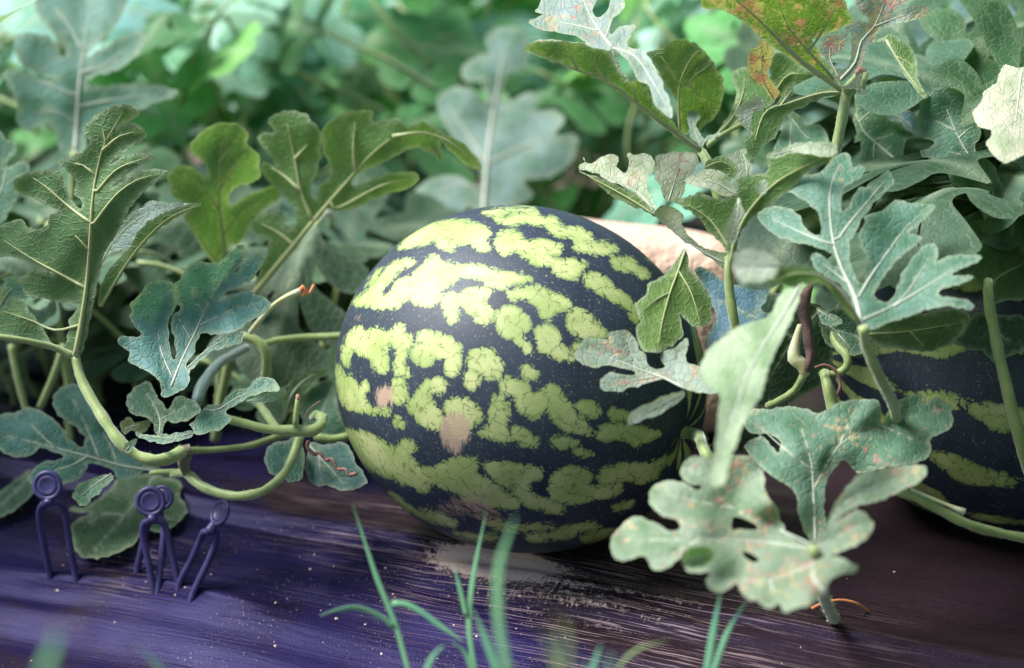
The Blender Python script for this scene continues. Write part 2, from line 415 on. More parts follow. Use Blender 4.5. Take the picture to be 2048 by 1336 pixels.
def build_bed():
    us = np.concatenate([np.linspace(-4, -0.45, 40), np.linspace(-0.44, 1.05, 420), np.linspace(1.07, 4, 40)])
    ss = np.concatenate([np.linspace(-1.6, -0.25, 60), np.linspace(-0.245, 0.46, 300), np.linspace(0.47, 0.62, 8)])
    U, S = np.meshgrid(us, ss, indexing='ij')
    X = SH0[0] + U * EU[0] + S * ES[0]; Y = SH0[1] + U * EU[1] + S * ES[1]
    zz, _, _ = bed_height(X, Y)
    V = np.stack([X.ravel(), Y.ravel(), zz.ravel()], 1)
    n, m = len(us), len(ss)
    I = np.arange(n * m).reshape(n, m)
    F = np.stack([I[:-1, :-1], I[1:, :-1], I[1:, 1:], I[:-1, 1:]], -1).reshape(-1, 4)
    # soil patches lying on the film
    dust = np.zeros(len(V))
    for px, py, au, as_, k in ((1015, 1128, 0.022, 0.013, 0.95), (935, 1130, 0.036, 0.015, 0.66), (1060, 1140, 0.04, 0.012, 0.42), (1060, 1160, 0.10, 0.03, 0.22), (1300, 1165, 0.08, 0.03, 0.16),
                               (1450, 1195, 0.10, 0.02, 0.16), (880, 1080, 0.10, 0.02, 0.22), (660, 1085, 0.06, 0.02, 0.2), (1150, 1215, 0.14, 0.03, 0.16), (280, 1130, 0.04, 0.03, 0.26), (700, 1010, 0.08, 0.02, 0.28), (1250, 1270, 0.14, 0.05, 0.24)):
        c, _ = on_bed(px, py)
        q = np.stack([V[:, 0] - c[0], V[:, 1] - c[1]], 1)
        dust += k * np.exp(-((q @ EU) / au) ** 2 - ((q @ ES) / as_) ** 2)
    painted_shade = np.zeros(len(V))  # dark brown painted where the vines shade the film
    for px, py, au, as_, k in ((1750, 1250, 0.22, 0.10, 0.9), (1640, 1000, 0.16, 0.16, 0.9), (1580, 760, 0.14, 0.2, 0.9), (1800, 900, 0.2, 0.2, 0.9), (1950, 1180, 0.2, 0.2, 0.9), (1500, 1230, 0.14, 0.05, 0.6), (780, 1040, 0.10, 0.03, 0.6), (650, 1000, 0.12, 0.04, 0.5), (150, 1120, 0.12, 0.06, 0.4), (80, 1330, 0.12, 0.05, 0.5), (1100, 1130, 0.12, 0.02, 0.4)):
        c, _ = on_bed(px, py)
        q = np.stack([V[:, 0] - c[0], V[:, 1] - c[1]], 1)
        painted_shade += k * np.exp(-((q @ EU) / au) ** 2 - ((q @ ES) / as_) ** 2)
    V[:, 2] += 0.002 * np.clip(dust, 0, 1)
    o = mesh_obj('mulch_film', V, F, FILM, attrs={'us': np.stack([U.ravel(), S.ravel(), 0 * U.ravel()], 1), 'dust': np.clip(dust, 0, 1), 'painted_shade': np.clip(painted_shade, 0, 1)})
    o['kind'] = 'structure'
    me = o.data
    g = bpy.data.meshes.new('ground')
    bm = bmesh.new(); bmesh.ops.create_grid(bm, x_segments=60, y_segments=60, size=120)
    for v in bm.verts: v.co.z = -0.235
    bm.to_mesh(g); bm.free(); g.materials.append(SOIL)
    go = bpy.data.objects.new('ground', g); col.objects.link(go); go['kind'] = 'structure'
build_bed()

# ------------------------------------------------------------------ the big watermelon
MC_PX, MC_D = (1040, 758), 1.53
MC = P(*MC_PX, MC_D)
MA, MB_ = 0.1455, 0.1325
def pole_axis(th, roll):
    th, roll = math.radians(th), math.radians(roll)
    return RGT * math.cos(th) * math.cos(roll) - UPV * math.cos(th) * math.sin(roll) - FWD * math.sin(th)
PATCH = [
 [(690,50),(760,30),(830,30),(860,60),(905,60),(945,95),(1000,100),(1045,125),(1060,150),(1110,155),(1145,180),(1120,205),(1060,205),(1000,195),(975,175),(975,150),(900,130),(870,100),(800,90),(740,95),(690,80)],
 [(640,45),(700,30),(830,24),(840,40),(760,48),(690,62)],
 [(330,180),(370,130),(430,95),(500,78),(570,75),(650,95),(675,120),(660,160),(670,185),(630,190),(600,170),(560,165),(530,190),(490,185),(460,160),(420,170),(380,175)],
 [(685,150),(710,115),(780,115),(790,145),(850,145),(930,165),(935,195),(890,205),(920,220),(1000,220),(1030,245),(1000,270),(985,298),(940,290),(900,265),(900,245),(850,245),(800,220),(770,195),(720,205),(685,180)],
 [(1115,225),(1150,205),(1200,215),(1220,245),(1255,260),(1260,285),(1220,295),(1195,270),(1145,262)],
 [(1240,180),(1290,210),(1330,255),(1330,275),(1290,245),(1250,215)],
 [(1015,290),(1040,268),(1090,280),(1130,320),(1180,360),(1215,395),(1225,430),(1215,460),(1190,440),(1180,410),(1120,375),(1070,345),(1030,320)],
 [(160,385),(200,340),(240,305),(275,255),(340,220),(385,220),(390,235),(340,262),(300,300),(272,340),(290,350),(320,300),(370,278),(420,240),(440,205),(475,205),(485,230),(520,225),(560,245),(600,235),(650,245),(700,260),(740,265),(790,270),(825,290),(810,305),(760,310),(720,330),(670,325),(630,305),(590,290),(550,295),(520,320),(495,325),(490,360),(470,385),(430,395),(385,385),(370,360),(330,400),(280,410),(220,400)],
 [(205,320),(240,270),(268,250),(262,275),(225,315)],
 [(490,380),(500,350),(530,340),(560,345),(580,330),(640,325),(680,340),(650,375),(680,400),(675,440),(650,468),(600,440),(575,405),(555,400),(555,450),(520,458),(498,425)],
 [(730,345),(790,318),(860,320),(930,350),(970,375),(960,410),(920,425),(890,445),(860,440),(845,400),(800,375),(750,370)],
 [(690,425),(720,395),(770,400),(815,440),(815,480),(790,500),(820,540),(825,575),(800,570),(760,530),(705,495),(688,455)],
 [(955,420),(1000,400),(1050,430),(1085,470),(1105,500),(1090,515),(1040,510),(1010,520),(985,500),(960,480)],
 [(835,480),(870,460),(915,480),(935,510),(930,530),(975,555),(980,595),(930,595),(880,575),(850,560),(835,520)],
 [(975,540),(1030,530),(1020,570),(985,560)],
 [(115,590),(125,530),(150,490),(185,465),(210,480),(250,470),(290,490),(320,455),(355,470),(345,495),(380,495),(385,540),(355,590),(375,650),(345,655),(310,640),(315,560),(300,530),(290,600),(285,640),(240,635),(225,590),(190,580),(160,560),(140,620)],
 [(375,570),(400,490),(440,485),(500,500),(560,540),(560,590),(545,650),(500,645),(500,590),(460,595),(440,620),(400,612)],
 [(580,600),(600,555),(650,548),(690,560),(718,605),(715,640),(690,672),(660,665),(620,640),(590,630)],
 [(570,645),(600,630),(628,645),(625,690),(605,708),(575,690)],
 [(775,615),(800,605),(850,640),(830,665),(795,665)],
 [(705,680),(730,655),(770,670),(810,685),(830,710),(890,685),(930,700),(935,730),(975,750),(985,790),(1020,810),(1045,850),(1035,878),(990,870),(930,845),(895,810),(880,780),(850,805),(810,810),(770,775),(760,740),(715,715)],
 [(985,760),(1030,742),(1075,770),(1075,800),(1040,808),(1005,790)],
 [(665,760),(685,718),(715,730),(740,760),(740,800),(730,830),(745,870),(740,900),(690,890),(625,870),(630,850),(660,840),(660,800)],
 [(740,870),(760,838),(810,860),(850,890),(840,918),(800,915),(760,895)],
 [(885,890),(930,875),(985,885),(1005,910),(960,922),(910,920)],
 [(975,925),(1010,918),(1052,935),(1040,955),(1000,955),(980,945)],
 [(1105,790),(1130,772),(1180,790),(1200,815),(1150,820),(1115,815)],
 [(1050,880),(1080,840),(1130,825),(1200,840),(1280,850),(1305,870),(1270,890),(1210,920),(1195,905),(1150,890),(1090,895)],
 [(92,660),(105,610),(130,650),(150,645),(180,690),(205,670),(220,700),(210,740),(240,770),(290,770),(300,800),(260,800),(200,790),(140,780),(110,730)],
 [(300,680),(330,655),(360,690),(365,730),(340,760),(300,740)],
 [(410,690),(440,665),(490,660),(510,690),(480,725),(440,710),(455,740),(490,790),(495,830),(460,860),(420,840),(380,800),(360,760),(390,720)],
 [(500,760),(520,735),(570,730),(620,760),(645,800),(600,850),(570,880),(540,880),(510,820)],
 [(315,800),(350,820),(345,850),(315,840)],
 [(125,850),(200,860),(260,885),(320,920),(340,890),(390,895),(395,930),(380,945),(400,985),(450,990),(520,960),(600,950),(625,980),(615,1010),(650,1030),(700,1060),(740,1090),(780,1120),(770,1150),(680,1140),(600,1120),(520,1080),(450,1060),(430,1090),(380,1070),(330,1050),(290,1030),(220,1000),(170,950),(140,900)],
 [(640,985),(700,965),(760,980),(840,985),(868,1010),(850,1040),(820,1045),(830,1090),(890,1110),(950,1140),(930,1165),(860,1155),(790,1130),(740,1080),(690,1050),(650,1010)],
 [(900,1020),(950,990),(1010,990),(1048,1020),(1040,1055),(1070,1060),(1150,1050),(1160,1075),(1120,1105),(1050,1115),(980,1130),(920,1120),(880,1090)],
 [(1065,1020),(1100,990),(1170,975),(1240,975),(1300,960),(1370,920),(1380,940),(1300,1000),(1290,1030),(1230,1055),(1190,1040),(1130,1050),(1080,1050)],
 [(290,1085),(330,1100),(380,1140),(430,1150),(500,1165),(550,1200),(520,1215),(450,1195),(390,1170),(330,1130)],
 [(530,1230),(600,1235),(690,1240),(690,1265),(620,1265),(560,1250)],
 [(640,1190),(700,1185),(760,1205),(830,1200),(900,1205),(900,1225),(830,1225),(760,1235),(690,1225)],
 [(800,1245),(860,1230),(890,1250),(860,1270),(810,1265)],
 [(890,1240),(940,1210),(1000,1200),(1060,1195),(1080,1220),(1010,1230),(960,1260),(910,1262)],
 [(1000,1250),(1050,1230),(1110,1215),(1140,1230),(1080,1260),(1020,1270)],
 [(1120,1140),(1190,1110),(1200,1130),(1150,1160)],
]
def melon(name, c, a, bb, axis, seg, ring, label, traced, seed, stripes, narrow=0.05):
    ax = axis / np.linalg.norm(axis)
    e1 = np.cross(ax, [0, 0, 1.0]); e1 /= np.linalg.norm(e1); e2 = np.cross(e1, ax)
    th = np.linspace(0, math.pi, ring + 1)[1:-1]; ph = np.linspace(0, 2 * math.pi, seg, endpoint=False)
    T, H = np.meshgrid(th, ph, indexing='ij')
    Lx = np.cos(T).ravel(); r = np.sin(T).ravel(); lon = H.ravel()
    dirs = np.stack([Lx, r * np.cos(lon), r * np.sin(lon)], 1)
    dirs = np.vstack([dirs, [[1, 0, 0], [-1, 0, 0]]])
    lon = np.append(lon, [0, 0])
    k = 1 + 0.006 * Noise(seed, 3.5)(dirs) - 0.05 * np.exp(-((1 - dirs[:, 0]) / 0.012)) * 1.0
    L = dirs * [a, bb, bb] * k[:, None]
    W = c + np.outer(L[:, 0], ax) + np.outer(L[:, 1], e1) + np.outer(L[:, 2], e2)
    n1, n2 = Noise(seed + 1, 4.0), Noise(seed + 2, 13.0)
    q = dirs * [1.4, 1, 1]
    pat = (np.cos(stripes * lon + 0.7 * n1(q)) + 0.55 * n2(q) - narrow) * 0.009
    scar = np.zeros(len(W))
    if traced:
        nrm = (dirs / np.array([a, bb, bb])); nw = np.outer(nrm[:, 0], ax) + np.outer(nrm[:, 1], e1) + np.outer(nrm[:, 2], e2)
        nw /= np.linalg.norm(nw, axis=1)[:, None]
        view = W - CAM; view /= np.linalg.norm(view, axis=1)[:, None]
        fac = -(nw * view).sum(1)
        vis = np.where(fac > -0.02)[0]
        px, _ = project(W[vis])
        best = np.full(len(vis), 1e9); ins = np.zeros(len(vis), bool)
        for poly in PATCH:
            pg = crom(Z(620, 400, 1.856, poly), 7)
            lo, hi = pg.min(0) - 45, pg.max(0) + 45
            m = np.where((px > lo).all(1) & (px < hi).all(1))[0]
            if len(m) == 0: continue
            dd, _ = dist_line(px[m], pg, True); best[m] = np.minimum(best[m], dd)
            ins[m] |= inside(px[m], pg)
        sd = np.where(ins, best, -np.minimum(best, 40)) * (MC_D / FPX)
        w = np.clip((fac[vis] + 0.02) / 0.06, 0, 1)
        hidden = np.clip((px[:, 0] - 1330) / 60, 0, 1)
        w = w * (1 - hidden)
        pat[vis] = pat[vis] * (1 - w) + sd * w
        for x, y, sx, sy, kk in ((915, 850, 42, 40, 1.0), (905, 890, 30, 40, .7), (770, 790, 22, 26, .8), (760, 810, 60, 50, .4), (960, 990, 90, 40, .55), (880, 1020, 110, 30, .5), (990, 1050, 60, 30, .55), (930, 640, 40, 90, .25), (715, 635, 16, 22, .6), (1010, 930, 40, 26, .35)):
            scar[vis] += kk * np.exp(-((px[:, 0] - x) / sx) ** 2 - ((px[:, 1] - y) / sy) ** 2)
    n, m = ring - 1, seg
    I = np.arange(n * m).reshape(n, m)
    J = np.roll(I, -1, 1)
    F = list(np.stack([I[:-1], I[1:], J[1:], J[:-1]], -1).reshape(-1, 4))
    F += [(n * m, I[0][k], J[0][k]) for k in range(m)] + [(n * m + 1, J[-1][k], I[-1][k]) for k in range(m)]
    root = empty(name, (c[0], c[1], c[2] - bb), label, 'watermelon', 'watermelons on the film')
    Wl = W - c
    o = mesh_obj('rind', Wl, F, MELON, attrs={'pattern': pat, 'scar': np.clip(scar, 0, 1.2)})
    o.parent = root; o.location = (0, 0, bb)
    pole = c + ax * a * 0.955
    return root, pole, ax

m1, pole1, ax1 = melon('watermelon', MC, MA, MB_, pole_axis(25, 18), 480, 260,
    'large round watermelon with pale green blotches in full view on the film edge', True, 21, 9)
C2 = P(2010, 905, 1.60)
R2 = 0.128
C2[2] = R2 - 0.006
m2, pole2, ax2 = melon('watermelon', C2, 0.15, R2, pole_axis(-6, 4) * np.array([1, 1, 1]), 240, 130,
    'shaded dark watermelon at the right edge behind the lobed leaves', False, 43, 15, 0.55)

def stem_part(parent, name, pts, rad, mat=None, wob=0.06, seg=9, step=0.005, label=None):
    v, f = tube_mesh(pts, rad, step, seg, wob)
    mat = mat or STEM
    if mat in (STEM, STEM_BLUE):
        v = np.array(v); rr = np.random.default_rng(len(v)); nv = len(v) - 2
        cen = np.repeat(v[:nv].reshape(-1, seg, 3).mean(1), seg, 0); nrm = v[:nv] - cen; rad_ = np.linalg.norm(nrm, axis=1)[:, None]
        v[:nv] = cen + nrm * (1 + 0.07 * Noise(3, 420)(cen) + 0.05 * Noise(4, 900)(v[:nv]))[:, None]
        hv, hf = [], []
        if step <= 0.006:
            for i in range(nv):
                for _ in range(3):
                    j = int(rr.integers(0, nv)); n_ = nrm[j] / (rad_[j] + 1e-9)
                    t_ = rr.normal(size=3); p_ = v[j] + t_ * 0.0006 - n_ * 0.0004; e_ = p_ + n_ * rr.uniform(0.0009, 0.0019) + rr.normal(size=3) * 0.0003
                    s_ = np.cross(n_, t_); s_ = s_ / (np.linalg.norm(s_) + 1e-9) * 0.00009
                    k_ = len(v) + len(hv); hv += [p_ - s_, p_ + s_, e_]; hf.append((k_, k_ + 1, k_ + 2))
        if hv: v = np.vstack([v, np.array(hv)]); f = list(f) + hf
    o = mesh_obj(name, v, f, mat, parent)
    if label: o['label'] = label
    return o

stem_part(m1, 'fruit_stalk', [pole1 - ax1 * 0.004, pole1 + ax1 * 0.012 + UPV * 0.003, P(1408, 900, 1.36), P(1425, 930, 1.36)], [0.0055, 0.0042, 0.0038, 0.0036], STEM)

# ------------------------------------------------------------------ leaves
def leaf(vine, outline, veins, d0, d1, col_=(0.10, 0.19, 0.13), spots=0.0, side='top', fold=0.0, cross=0.0, arch=0.0,
         holes=(), step=5.0, grid=9.0, rough=1.0, seed=None, tubes=True, rib=0.0016, label=None, curl=0.0, chord=None, serr=1.6, pil=1.0, rest=None):
    """A leaf blade from its outline as seen from the camera and its depths: veins[0] is the midrib, base first.
    d0/d1 depth at base/tip, fold = slope of both halves away from the midrib, cross = tilt across it."""
    seed = seed if seed is not None else (hash((round(outline[0][0]), round(outline[0][1]), len(outline))) % 9973)
    r = np.random.default_rng(seed)
    og = crom(outline, step)
    ed = np.roll(og, -1, 0) - np.roll(og, 1, 0); nrm = np.stack([ed[:, 1], -ed[:, 0]], 1); nrm /= np.linalg.norm(nrm, axis=1)[:, None] + 1e-9
    og = og + nrm * (serr * Noise(seed, 0.22, 8, 2)(og) + 0.5 * serr * Noise(seed + 1, 0.6, 8, 2)(og))[:, None]
    hs = [crom(h, step) for h in holes]
    lo, hi = og.min(0), og.max(0)
    gx, gy = np.meshgrid(np.arange(lo[0], hi[0], grid), np.arange(lo[1], hi[1], grid))
    g = np.stack([gx.ravel(), gy.ravel()], 1); g = g + r.uniform(-0.3, 0.3, g.shape) * grid
    g = g[inside(g, og)]
    for h in hs: g = g[~inside(g, h)]
    dE, _ = dist_line(g, og, True)
    for h in hs: dE = np.minimum(dE, dist_line(g, h, True)[0])
    g = g[dE > step * 0.8]
    vs_ = [Vector(q) for q in og]; es = [(i, (i + 1) % len(og)) for i in range(len(og))]
    for h in hs:
        o_ = len(vs_); vs_ += [Vector(q) for q in h]; es += [(o_ + i, o_ + (i + 1) % len(h)) for i in range(len(h))]
    vs_ += [Vector(q) for q in g]
    V, _, F, *_ = delaunay_2d_cdt(vs_, es, [], 0, 1e-5)
    xy = np.array([tuple(q) for q in V]); F = np.array([tuple(q) for q in F])
    cen = xy[F].mean(1)
    keep = inside(cen, og)
    for h in hs: keep &= ~inside(cen, h)
    F = F[keep]
    used = np.unique(F); mp = -np.ones(len(xy), int); mp[used] = np.arange(len(used)); xy = xy[used]; F = mp[F]
    # winding: normal to the camera when the top side is seen
    a, b, c = xy[F[:, 0]], xy[F[:, 1]], xy[F[:, 2]]
    cr = (b[:, 0] - a[:, 0]) * (c[:, 1] - a[:, 1]) - (b[:, 1] - a[:, 1]) * (c[:, 0] - a[:, 0])
    flip = cr > 0          # image y runs down: negative cross = counter-clockwise seen from the camera
    if side != 'top': flip = ~flip
    F[flip] = F[flip][:, ::-1]
    rb = np.array(veins[0], float)
    c0, c1 = (rb[0], rb[-1]) if chord is None else (np.array(chord[0], float), np.array(chord[1], float))
    ax = c1 - c0; L = np.linalg.norm(ax); ax /= L; pr = np.array([-ax[1], ax[0]])
    nzA = Noise(seed + 2, 0.016, 8, 2); nzB = Noise(seed + 3, 0.045, 8, 2)
    def depth(q, dv):
        t = ((q - c0) @ ax) / L; w = (q - c0) @ pr
        m = d0 / FPX
        s = np.sqrt(w * w + 400) - 20
        d = d0 + (d1 - d0) * t + arch * 4 * t * (1 - t) + fold * s * m + cross * w * m
        if rest is not None: d = bed_depth(q) - rest
        d = d + rough * (0.0060 * nzA(q) + 0.0022 * nzB(q))
        d = d - pil * 0.0022 * (1 - np.exp(-dv / 16.0)) * (1 if side == 'top' else -1)
        return d
    vd = np.full(len(xy), 1e9); wid = np.ones(len(xy)); vm = np.zeros(len(xy))
    lines = [crom(veins[0], 8, closed=False)]
    for vv in veins[1:]:
        allp = np.vstack(lines); k_ = np.argmin(np.hypot(*(allp - np.array(vv[0], float)).T))
        vv = list(vv)
        if np.hypot(*(allp[k_] - np.array(vv[0]))) > 5: vv = [tuple(allp[k_])] + vv
        lines.append(crom(vv, 8, closed=False))
    for i, ln in enumerate(lines):
        dd, tt = dist_line(xy, ln)
        w0 = (5.5 if i == 0 else 3.6) * (1 - 0.65 * tt)
        vm = np.maximum(vm, np.exp(-(dd / w0) ** 2)); vd = np.minimum(vd, dd)
    eD, _ = dist_line(xy, og, True)
    for h in hs: eD = np.minimum(eD, dist_line(xy, h, True)[0])
    D = depth(xy, vd)
    D = D + curl * np.exp(-eD / 14.0)
    W = Parr(xy, D)
    o = mesh_obj('leaf', W, F, LEAF, vine, attrs={'vein': vm, 'edge': np.exp(-eD / 2.6), 'lc': np.c_[xy * (d0 / FPX), np.zeros(len(xy))]})
    tk = 1.0 if col_[1] < 0.3 else 0.0
    o.color = (col_[0] * (1 - 0.16 * tk), col_[1] * (1 + 0.06 * tk), col_[2] * (1 + 0.02 * tk), spots)
    if label: o['label'] = label
    if tubes:
        parts = []
        sgn = -0.0004
        for i, ln in enumerate(lines):
            ln2 = ln[:: 2] if len(ln) > 6 else ln
            dq = depth(ln2, np.zeros(len(ln2)))
            w3 = Parr(ln2, dq + sgn)
            r0 = (rib if i == 0 else rib * 0.55) * (0.75 if side == 'top' else 1.0)
            parts.append(tube_mesh(w3, np.linspace(r0, r0 * 0.12, len(w3)), 0.02, 6, 0.0))
        v, f = join(parts)
        mesh_obj('veins', v, f, VEIN_T if side == 'top' else VEIN_U, o)
    return o

BLUE = (0.115, 0.215, 0.175); GREY = (0.135, 0.225, 0.165); GRN = (0.085, 0.175, 0.080); PALE = (0.22, 0.29, 0.22); WHITE = (0.40, 0.42, 0.34)
YEL = (0.17, 0.23, 0.06); DARK = (0.055, 0.105, 0.060); ICE = (0.22, 0.31, 0.31)

# ---- vine sprawling at the left
V1 = empty('watermelon_vine', tuple(P(300, 960, 1.58) * [1, 1, 0]), 'vine sprawling over the film left of the big melon, looping stems and blue-green leaves', 'vine', 'watermelon vines')
px = lambda l: l
# upright leaf at far left, its underside towards us
leaf(V1, [(146,706),(100,692),(50,680),(-30,668),(-50,600),(-20,570),(11,582),(47,597),(59,620),(82,652),(105,684),(128,692),(136,668),(140,640),(155,612),(120,604),(88,597),(52,592),(37,567),(50,550),(75,540),(110,548),(88,540),(58,525),(25,514),(-40,508),(-60,450),(0,450),(38,437),(58,455),(92,452),(100,428),(120,427),(118,420),(82,405),(40,385),(25,365),(45,350),(82,340),(120,345),(130,372),(145,402),(162,417),(160,397),(150,390),(151,362),(140,347),(120,330),(120,322),(150,310),(175,297),(178,284),(172,270),(165,257),(180,240),(200,225),(225,212),(258,209),(265,216),(281,226),(262,240),(234,255),(252,247),(275,249),(291,262),(291,275),(275,287),(245,305),(220,328),(250,312),(275,307),(300,310),(310,317),(287,327),(250,352),(222,375),(262,352),(287,340),(332,340),(322,355),(295,377),(272,402),(252,432),(225,480),(200,530),(190,590),(178,650),(166,700)],
     [[(150,712),(168,610),(178,520),(185,400),(197,330),(210,287),(245,225)], [(181,445),(140,415),(90,372),(60,352)], [(170,575),(120,548),(60,515),(0,475)], [(178,500),(150,470)], [(190,350),(165,330),(140,325)], [(212,285),(205,255)], [(185,450),(230,392),(270,362),(315,347)], [(192,385),(235,338),(300,313)], [(205,300),(240,272),(280,262)], [(160,650),(110,660),(60,640),(0,620)]],
     1.50, 1.43, (0.070,0.150,0.090), 0.0, 'under', fold=0.25, cross=-0.1, rough=1.1, rib=0.0022, label='upright lobed leaf showing its dark veined underside')
leaf(V1, [(203,612),(237,560),(270,510),(312,465),(360,432),(402,408),(360,412),(330,425),(300,440),(272,470),(255,500),(225,530),(208,560),(196,600)], [(203,612),(245,540),(290,480),(340,435),(400,409)] and [[(203,612),(245,540),(290,480),(340,435),(400,409)]], 1.50, 1.46, (0.09,0.19,0.07), 0, 'under', fold=0.2, cross=0.3, rib=0.0012)
leaf(V1, [(190,545),(200,500),(222,462),(252,434),(285,412),(300,402),(338,405),(400,408),(352,424),(305,448),(280,470),(264,492),(262,505),(240,500),(218,512),(202,540)], [[(195,540),(230,480),(290,430),(390,408)]], 1.515, 1.49, (0.24,0.33,0.33), 0.0, 'top', fold=0.3, rib=0.0008)
leaf(V1, [(-30,640),(10,570),(5,560),(20,552),(40,560),(48,580),(46,597),(15,600),(5,620)], [[(0,610),(20,580),(40,570)]], 1.47, 1.47, BLUE, 0.1, 'top', rib=0.0008)
# blue-grey leaf beside it
leaf(V1, Z(200,460,4,[(500,1336),(480,1220),(400,1140),(290,1090),(230,1040),(235,980),(150,910),(155,850),(230,850),(300,860),(330,830),(260,750),(235,690),(250,640),(235,600),(300,530),(370,440),(450,405),(540,405),(590,440),(620,560),(600,630),(560,690),(550,800),(555,920),(585,1030),(602,1040),(600,900),(575,820),(560,740),(600,670),(640,620),(600,540),(590,440),(640,390),(690,310),(790,250),(920,260),(1000,210),(1100,130),(1155,125),(1150,200),(1130,270),(1080,340),(1160,260),(1240,190),(1300,200),(1290,300),(1210,400),(1090,460),(1000,510),(950,570),(1050,520),(1180,490),(1270,520),(1365,590),(1300,680),(1180,740),(1130,790),(970,840),(930,825),(890,845),(860,825),(800,840),(775,900),(750,990),(700,1050),(690,1100),(720,1110),(720,1180),(690,1250),(600,1310)]),
     [Z(200,460,4,q) for q in ([(570,1250),(650,1050),(760,820),(850,620),(980,400),(1130,200)], [(585,1190),(500,1000),(470,850),(480,700),(490,560)], [(800,760),(930,700),(1080,630),(1250,580)], [(830,660),(760,560),(740,440)], [(720,870),(640,720),(600,660)], [(860,600),(800,420)])],
     1.46, 1.50, (0.125,0.235,0.235), 0.0, 'top', fold=-0.12, cross=0.05, rough=1.3, rib=0.0014, pil=1.5, label='blue-grey crinkled leaf with pale midrib, upper side')
leaf(V1, Z(200,460,4,[(690,1100),(800,990),(870,920),(930,870),(1010,830),(1110,805),(1145,840),(1145,900),(1050,920),(960,960),(880,975),(800,1050),(720,1115)]), [Z(200,460,4,[(700,1100),(860,960),(1000,880),(1130,850)])], 1.45, 1.47, (0.15,0.26,0.27), 0.0, 'top', cross=-0.4, rib=0.0007)
leaf(V1, Z(0,720,4,[(1250,610),(1200,480),(1060,430),(1015,370),(1030,280),(1110,200),(1190,175),(1270,300),(1345,390),(1390,310),(1480,290),(1560,330),(1600,390),(1580,440),(1500,480),(1400,500),(1330,490),(1300,560),(1290,620)]), [Z(0,720,4,[(1270,620),(1280,470),(1210,320),(1150,240)]), Z(0,720,4,[(1280,480),(1350,440),(1500,370)])], 1.50, 1.52, (0.075,0.150,0.095), 0, 'top', rib=0.001)
# leaf lying flat at the lower left
leaf(V1, Z(0,720,4,[(1480,915),(1200,880),(1140,900),(1060,950),(980,960),(920,925),(900,880),(720,825),(690,880),(640,950),(520,985),(400,1010),(300,1000),(240,980),(228,930),(270,860),(350,815),(450,800),(505,768),(440,740),(340,705),(310,715),(250,760),(160,780),(60,760),(0,720),(-80,640),(-80,500),(0,430),(120,420),(200,385),(290,390),(370,430),(450,490),(520,560),(545,620),(620,680),(665,690),(675,640),(640,570),(560,510),(480,450),(430,380),(420,300),(470,230),(560,195),(650,195),(700,260),(760,380),(880,520),(980,640),(1100,760),(1250,850)]),
     [Z(0,720,4,q) for q in ([(1470,905),(1050,860),(700,770),(350,680),(60,610)], [(800,790),(740,650),(660,460),(560,280)], [(700,770),(600,830),(460,880),(330,930)], [(940,830),(900,720),(820,560)], [(450,710),(330,600),(220,480)])],
     1.585, 1.58, (0.10,0.20,0.175), 0.05, 'top', cross=0.5, fold=0.05, rough=0.9, rib=0.0016, label='flat blue-green leaf lying low at the left corner')
leaf(V1, Z(0,720,4,[(890,905),(760,940),(640,985),(585,1045),(590,1115),(655,1165),(710,1145),(780,1070),(870,990),(905,930)]), [Z(0,720,4,[(890,910),(780,980),(640,1090)])], 1.52, 1.50, (0.12,0.21,0.15), 0, 'top', cross=0.2, rib=0.0008)
Z7 = lambda l: Z(0, 876, 2.904, l)
leaf(V1, Z7([(500,400),(620,310),(700,230),(860,210),(1020,240),(1060,280),(1040,330),(1080,390),(1070,460),(1000,520),(930,550),(860,540),(810,570),(790,610),(720,650),(620,690),(510,698),(440,660),(415,560),(430,480),(530,440),(470,435),(400,420),(430,400)]), [Z7([(900,220),(800,360),(680,500),(540,660)]), Z7([(780,380),(900,440),(1020,480)]), Z7([(720,450),(600,440),(480,520)])], 1.56, 1.50, (0.070,0.120,0.055), 0.25, 'top', cross=0.0, rest=0.012, rough=0.6, rib=0.0009, label='dull green leaf spread on the film behind the pegs')
leaf(V1, Z7([(-60,480),(0,460),(80,420),(160,360),(195,310),(190,270),(170,210),(180,180),(120,220),(0,310),(-60,340)]), [Z7([(180,220),(80,320),(-40,420)])], 1.56, 1.52, (0.07,0.14,0.09), 0, 'top', rest=0.014, rough=0.6, rib=0.0009)
ZE = lambda l: Z(300, 700, 4, l)
leaf(V1, ZE([(345,625),(310,600),(350,570),(400,500),(450,440),(560,430),(610,370),(700,315),(800,290),(840,230),(920,215),(1000,240),(1030,325),(900,340),(790,380),(700,430),(610,490),(640,520),(650,560),(600,610),(520,650),(400,680),(355,655)]), [ZE([(430,470),(540,480),(700,380),(980,270)]), ZE([(520,490),(510,580)])], 1.46, 1.46, (0.125,0.23,0.185), 0, 'top', cross=-0.5, rib=0.0009)
leaf(V1, ZE([(770,405),(900,355),(975,345),(1012,400),(950,417),(840,422)]), [ZE([(780,405),(990,390)])], 1.48, 1.48, (0.13,0.26,0.27), 0, 'top', rib=0.0006)
leaf(V1, Z(0,720,4,[(1090,575),(1130,590),(1200,600),(1350,590),(1530,560),(1535,600),(1480,630),(1300,672),(1220,650),(1110,622)]), [Z(0,720,4,[(1530,590),(1350,620),(1110,600)])], 1.47, 1.47, (0.15,0.26,0.25), 0, 'top', cross=0.5, rib=0.0006)
leaf(V1, Z(0,720,4,[(1000,690),(1030,660),(1095,630),(1080,680),(1020,742)]), [Z(0,720,4,[(1010,720),(1085,640)])], 1.44, 1.44, (0.15,0.24,0.22), 0, 'top', rib=0.0006)
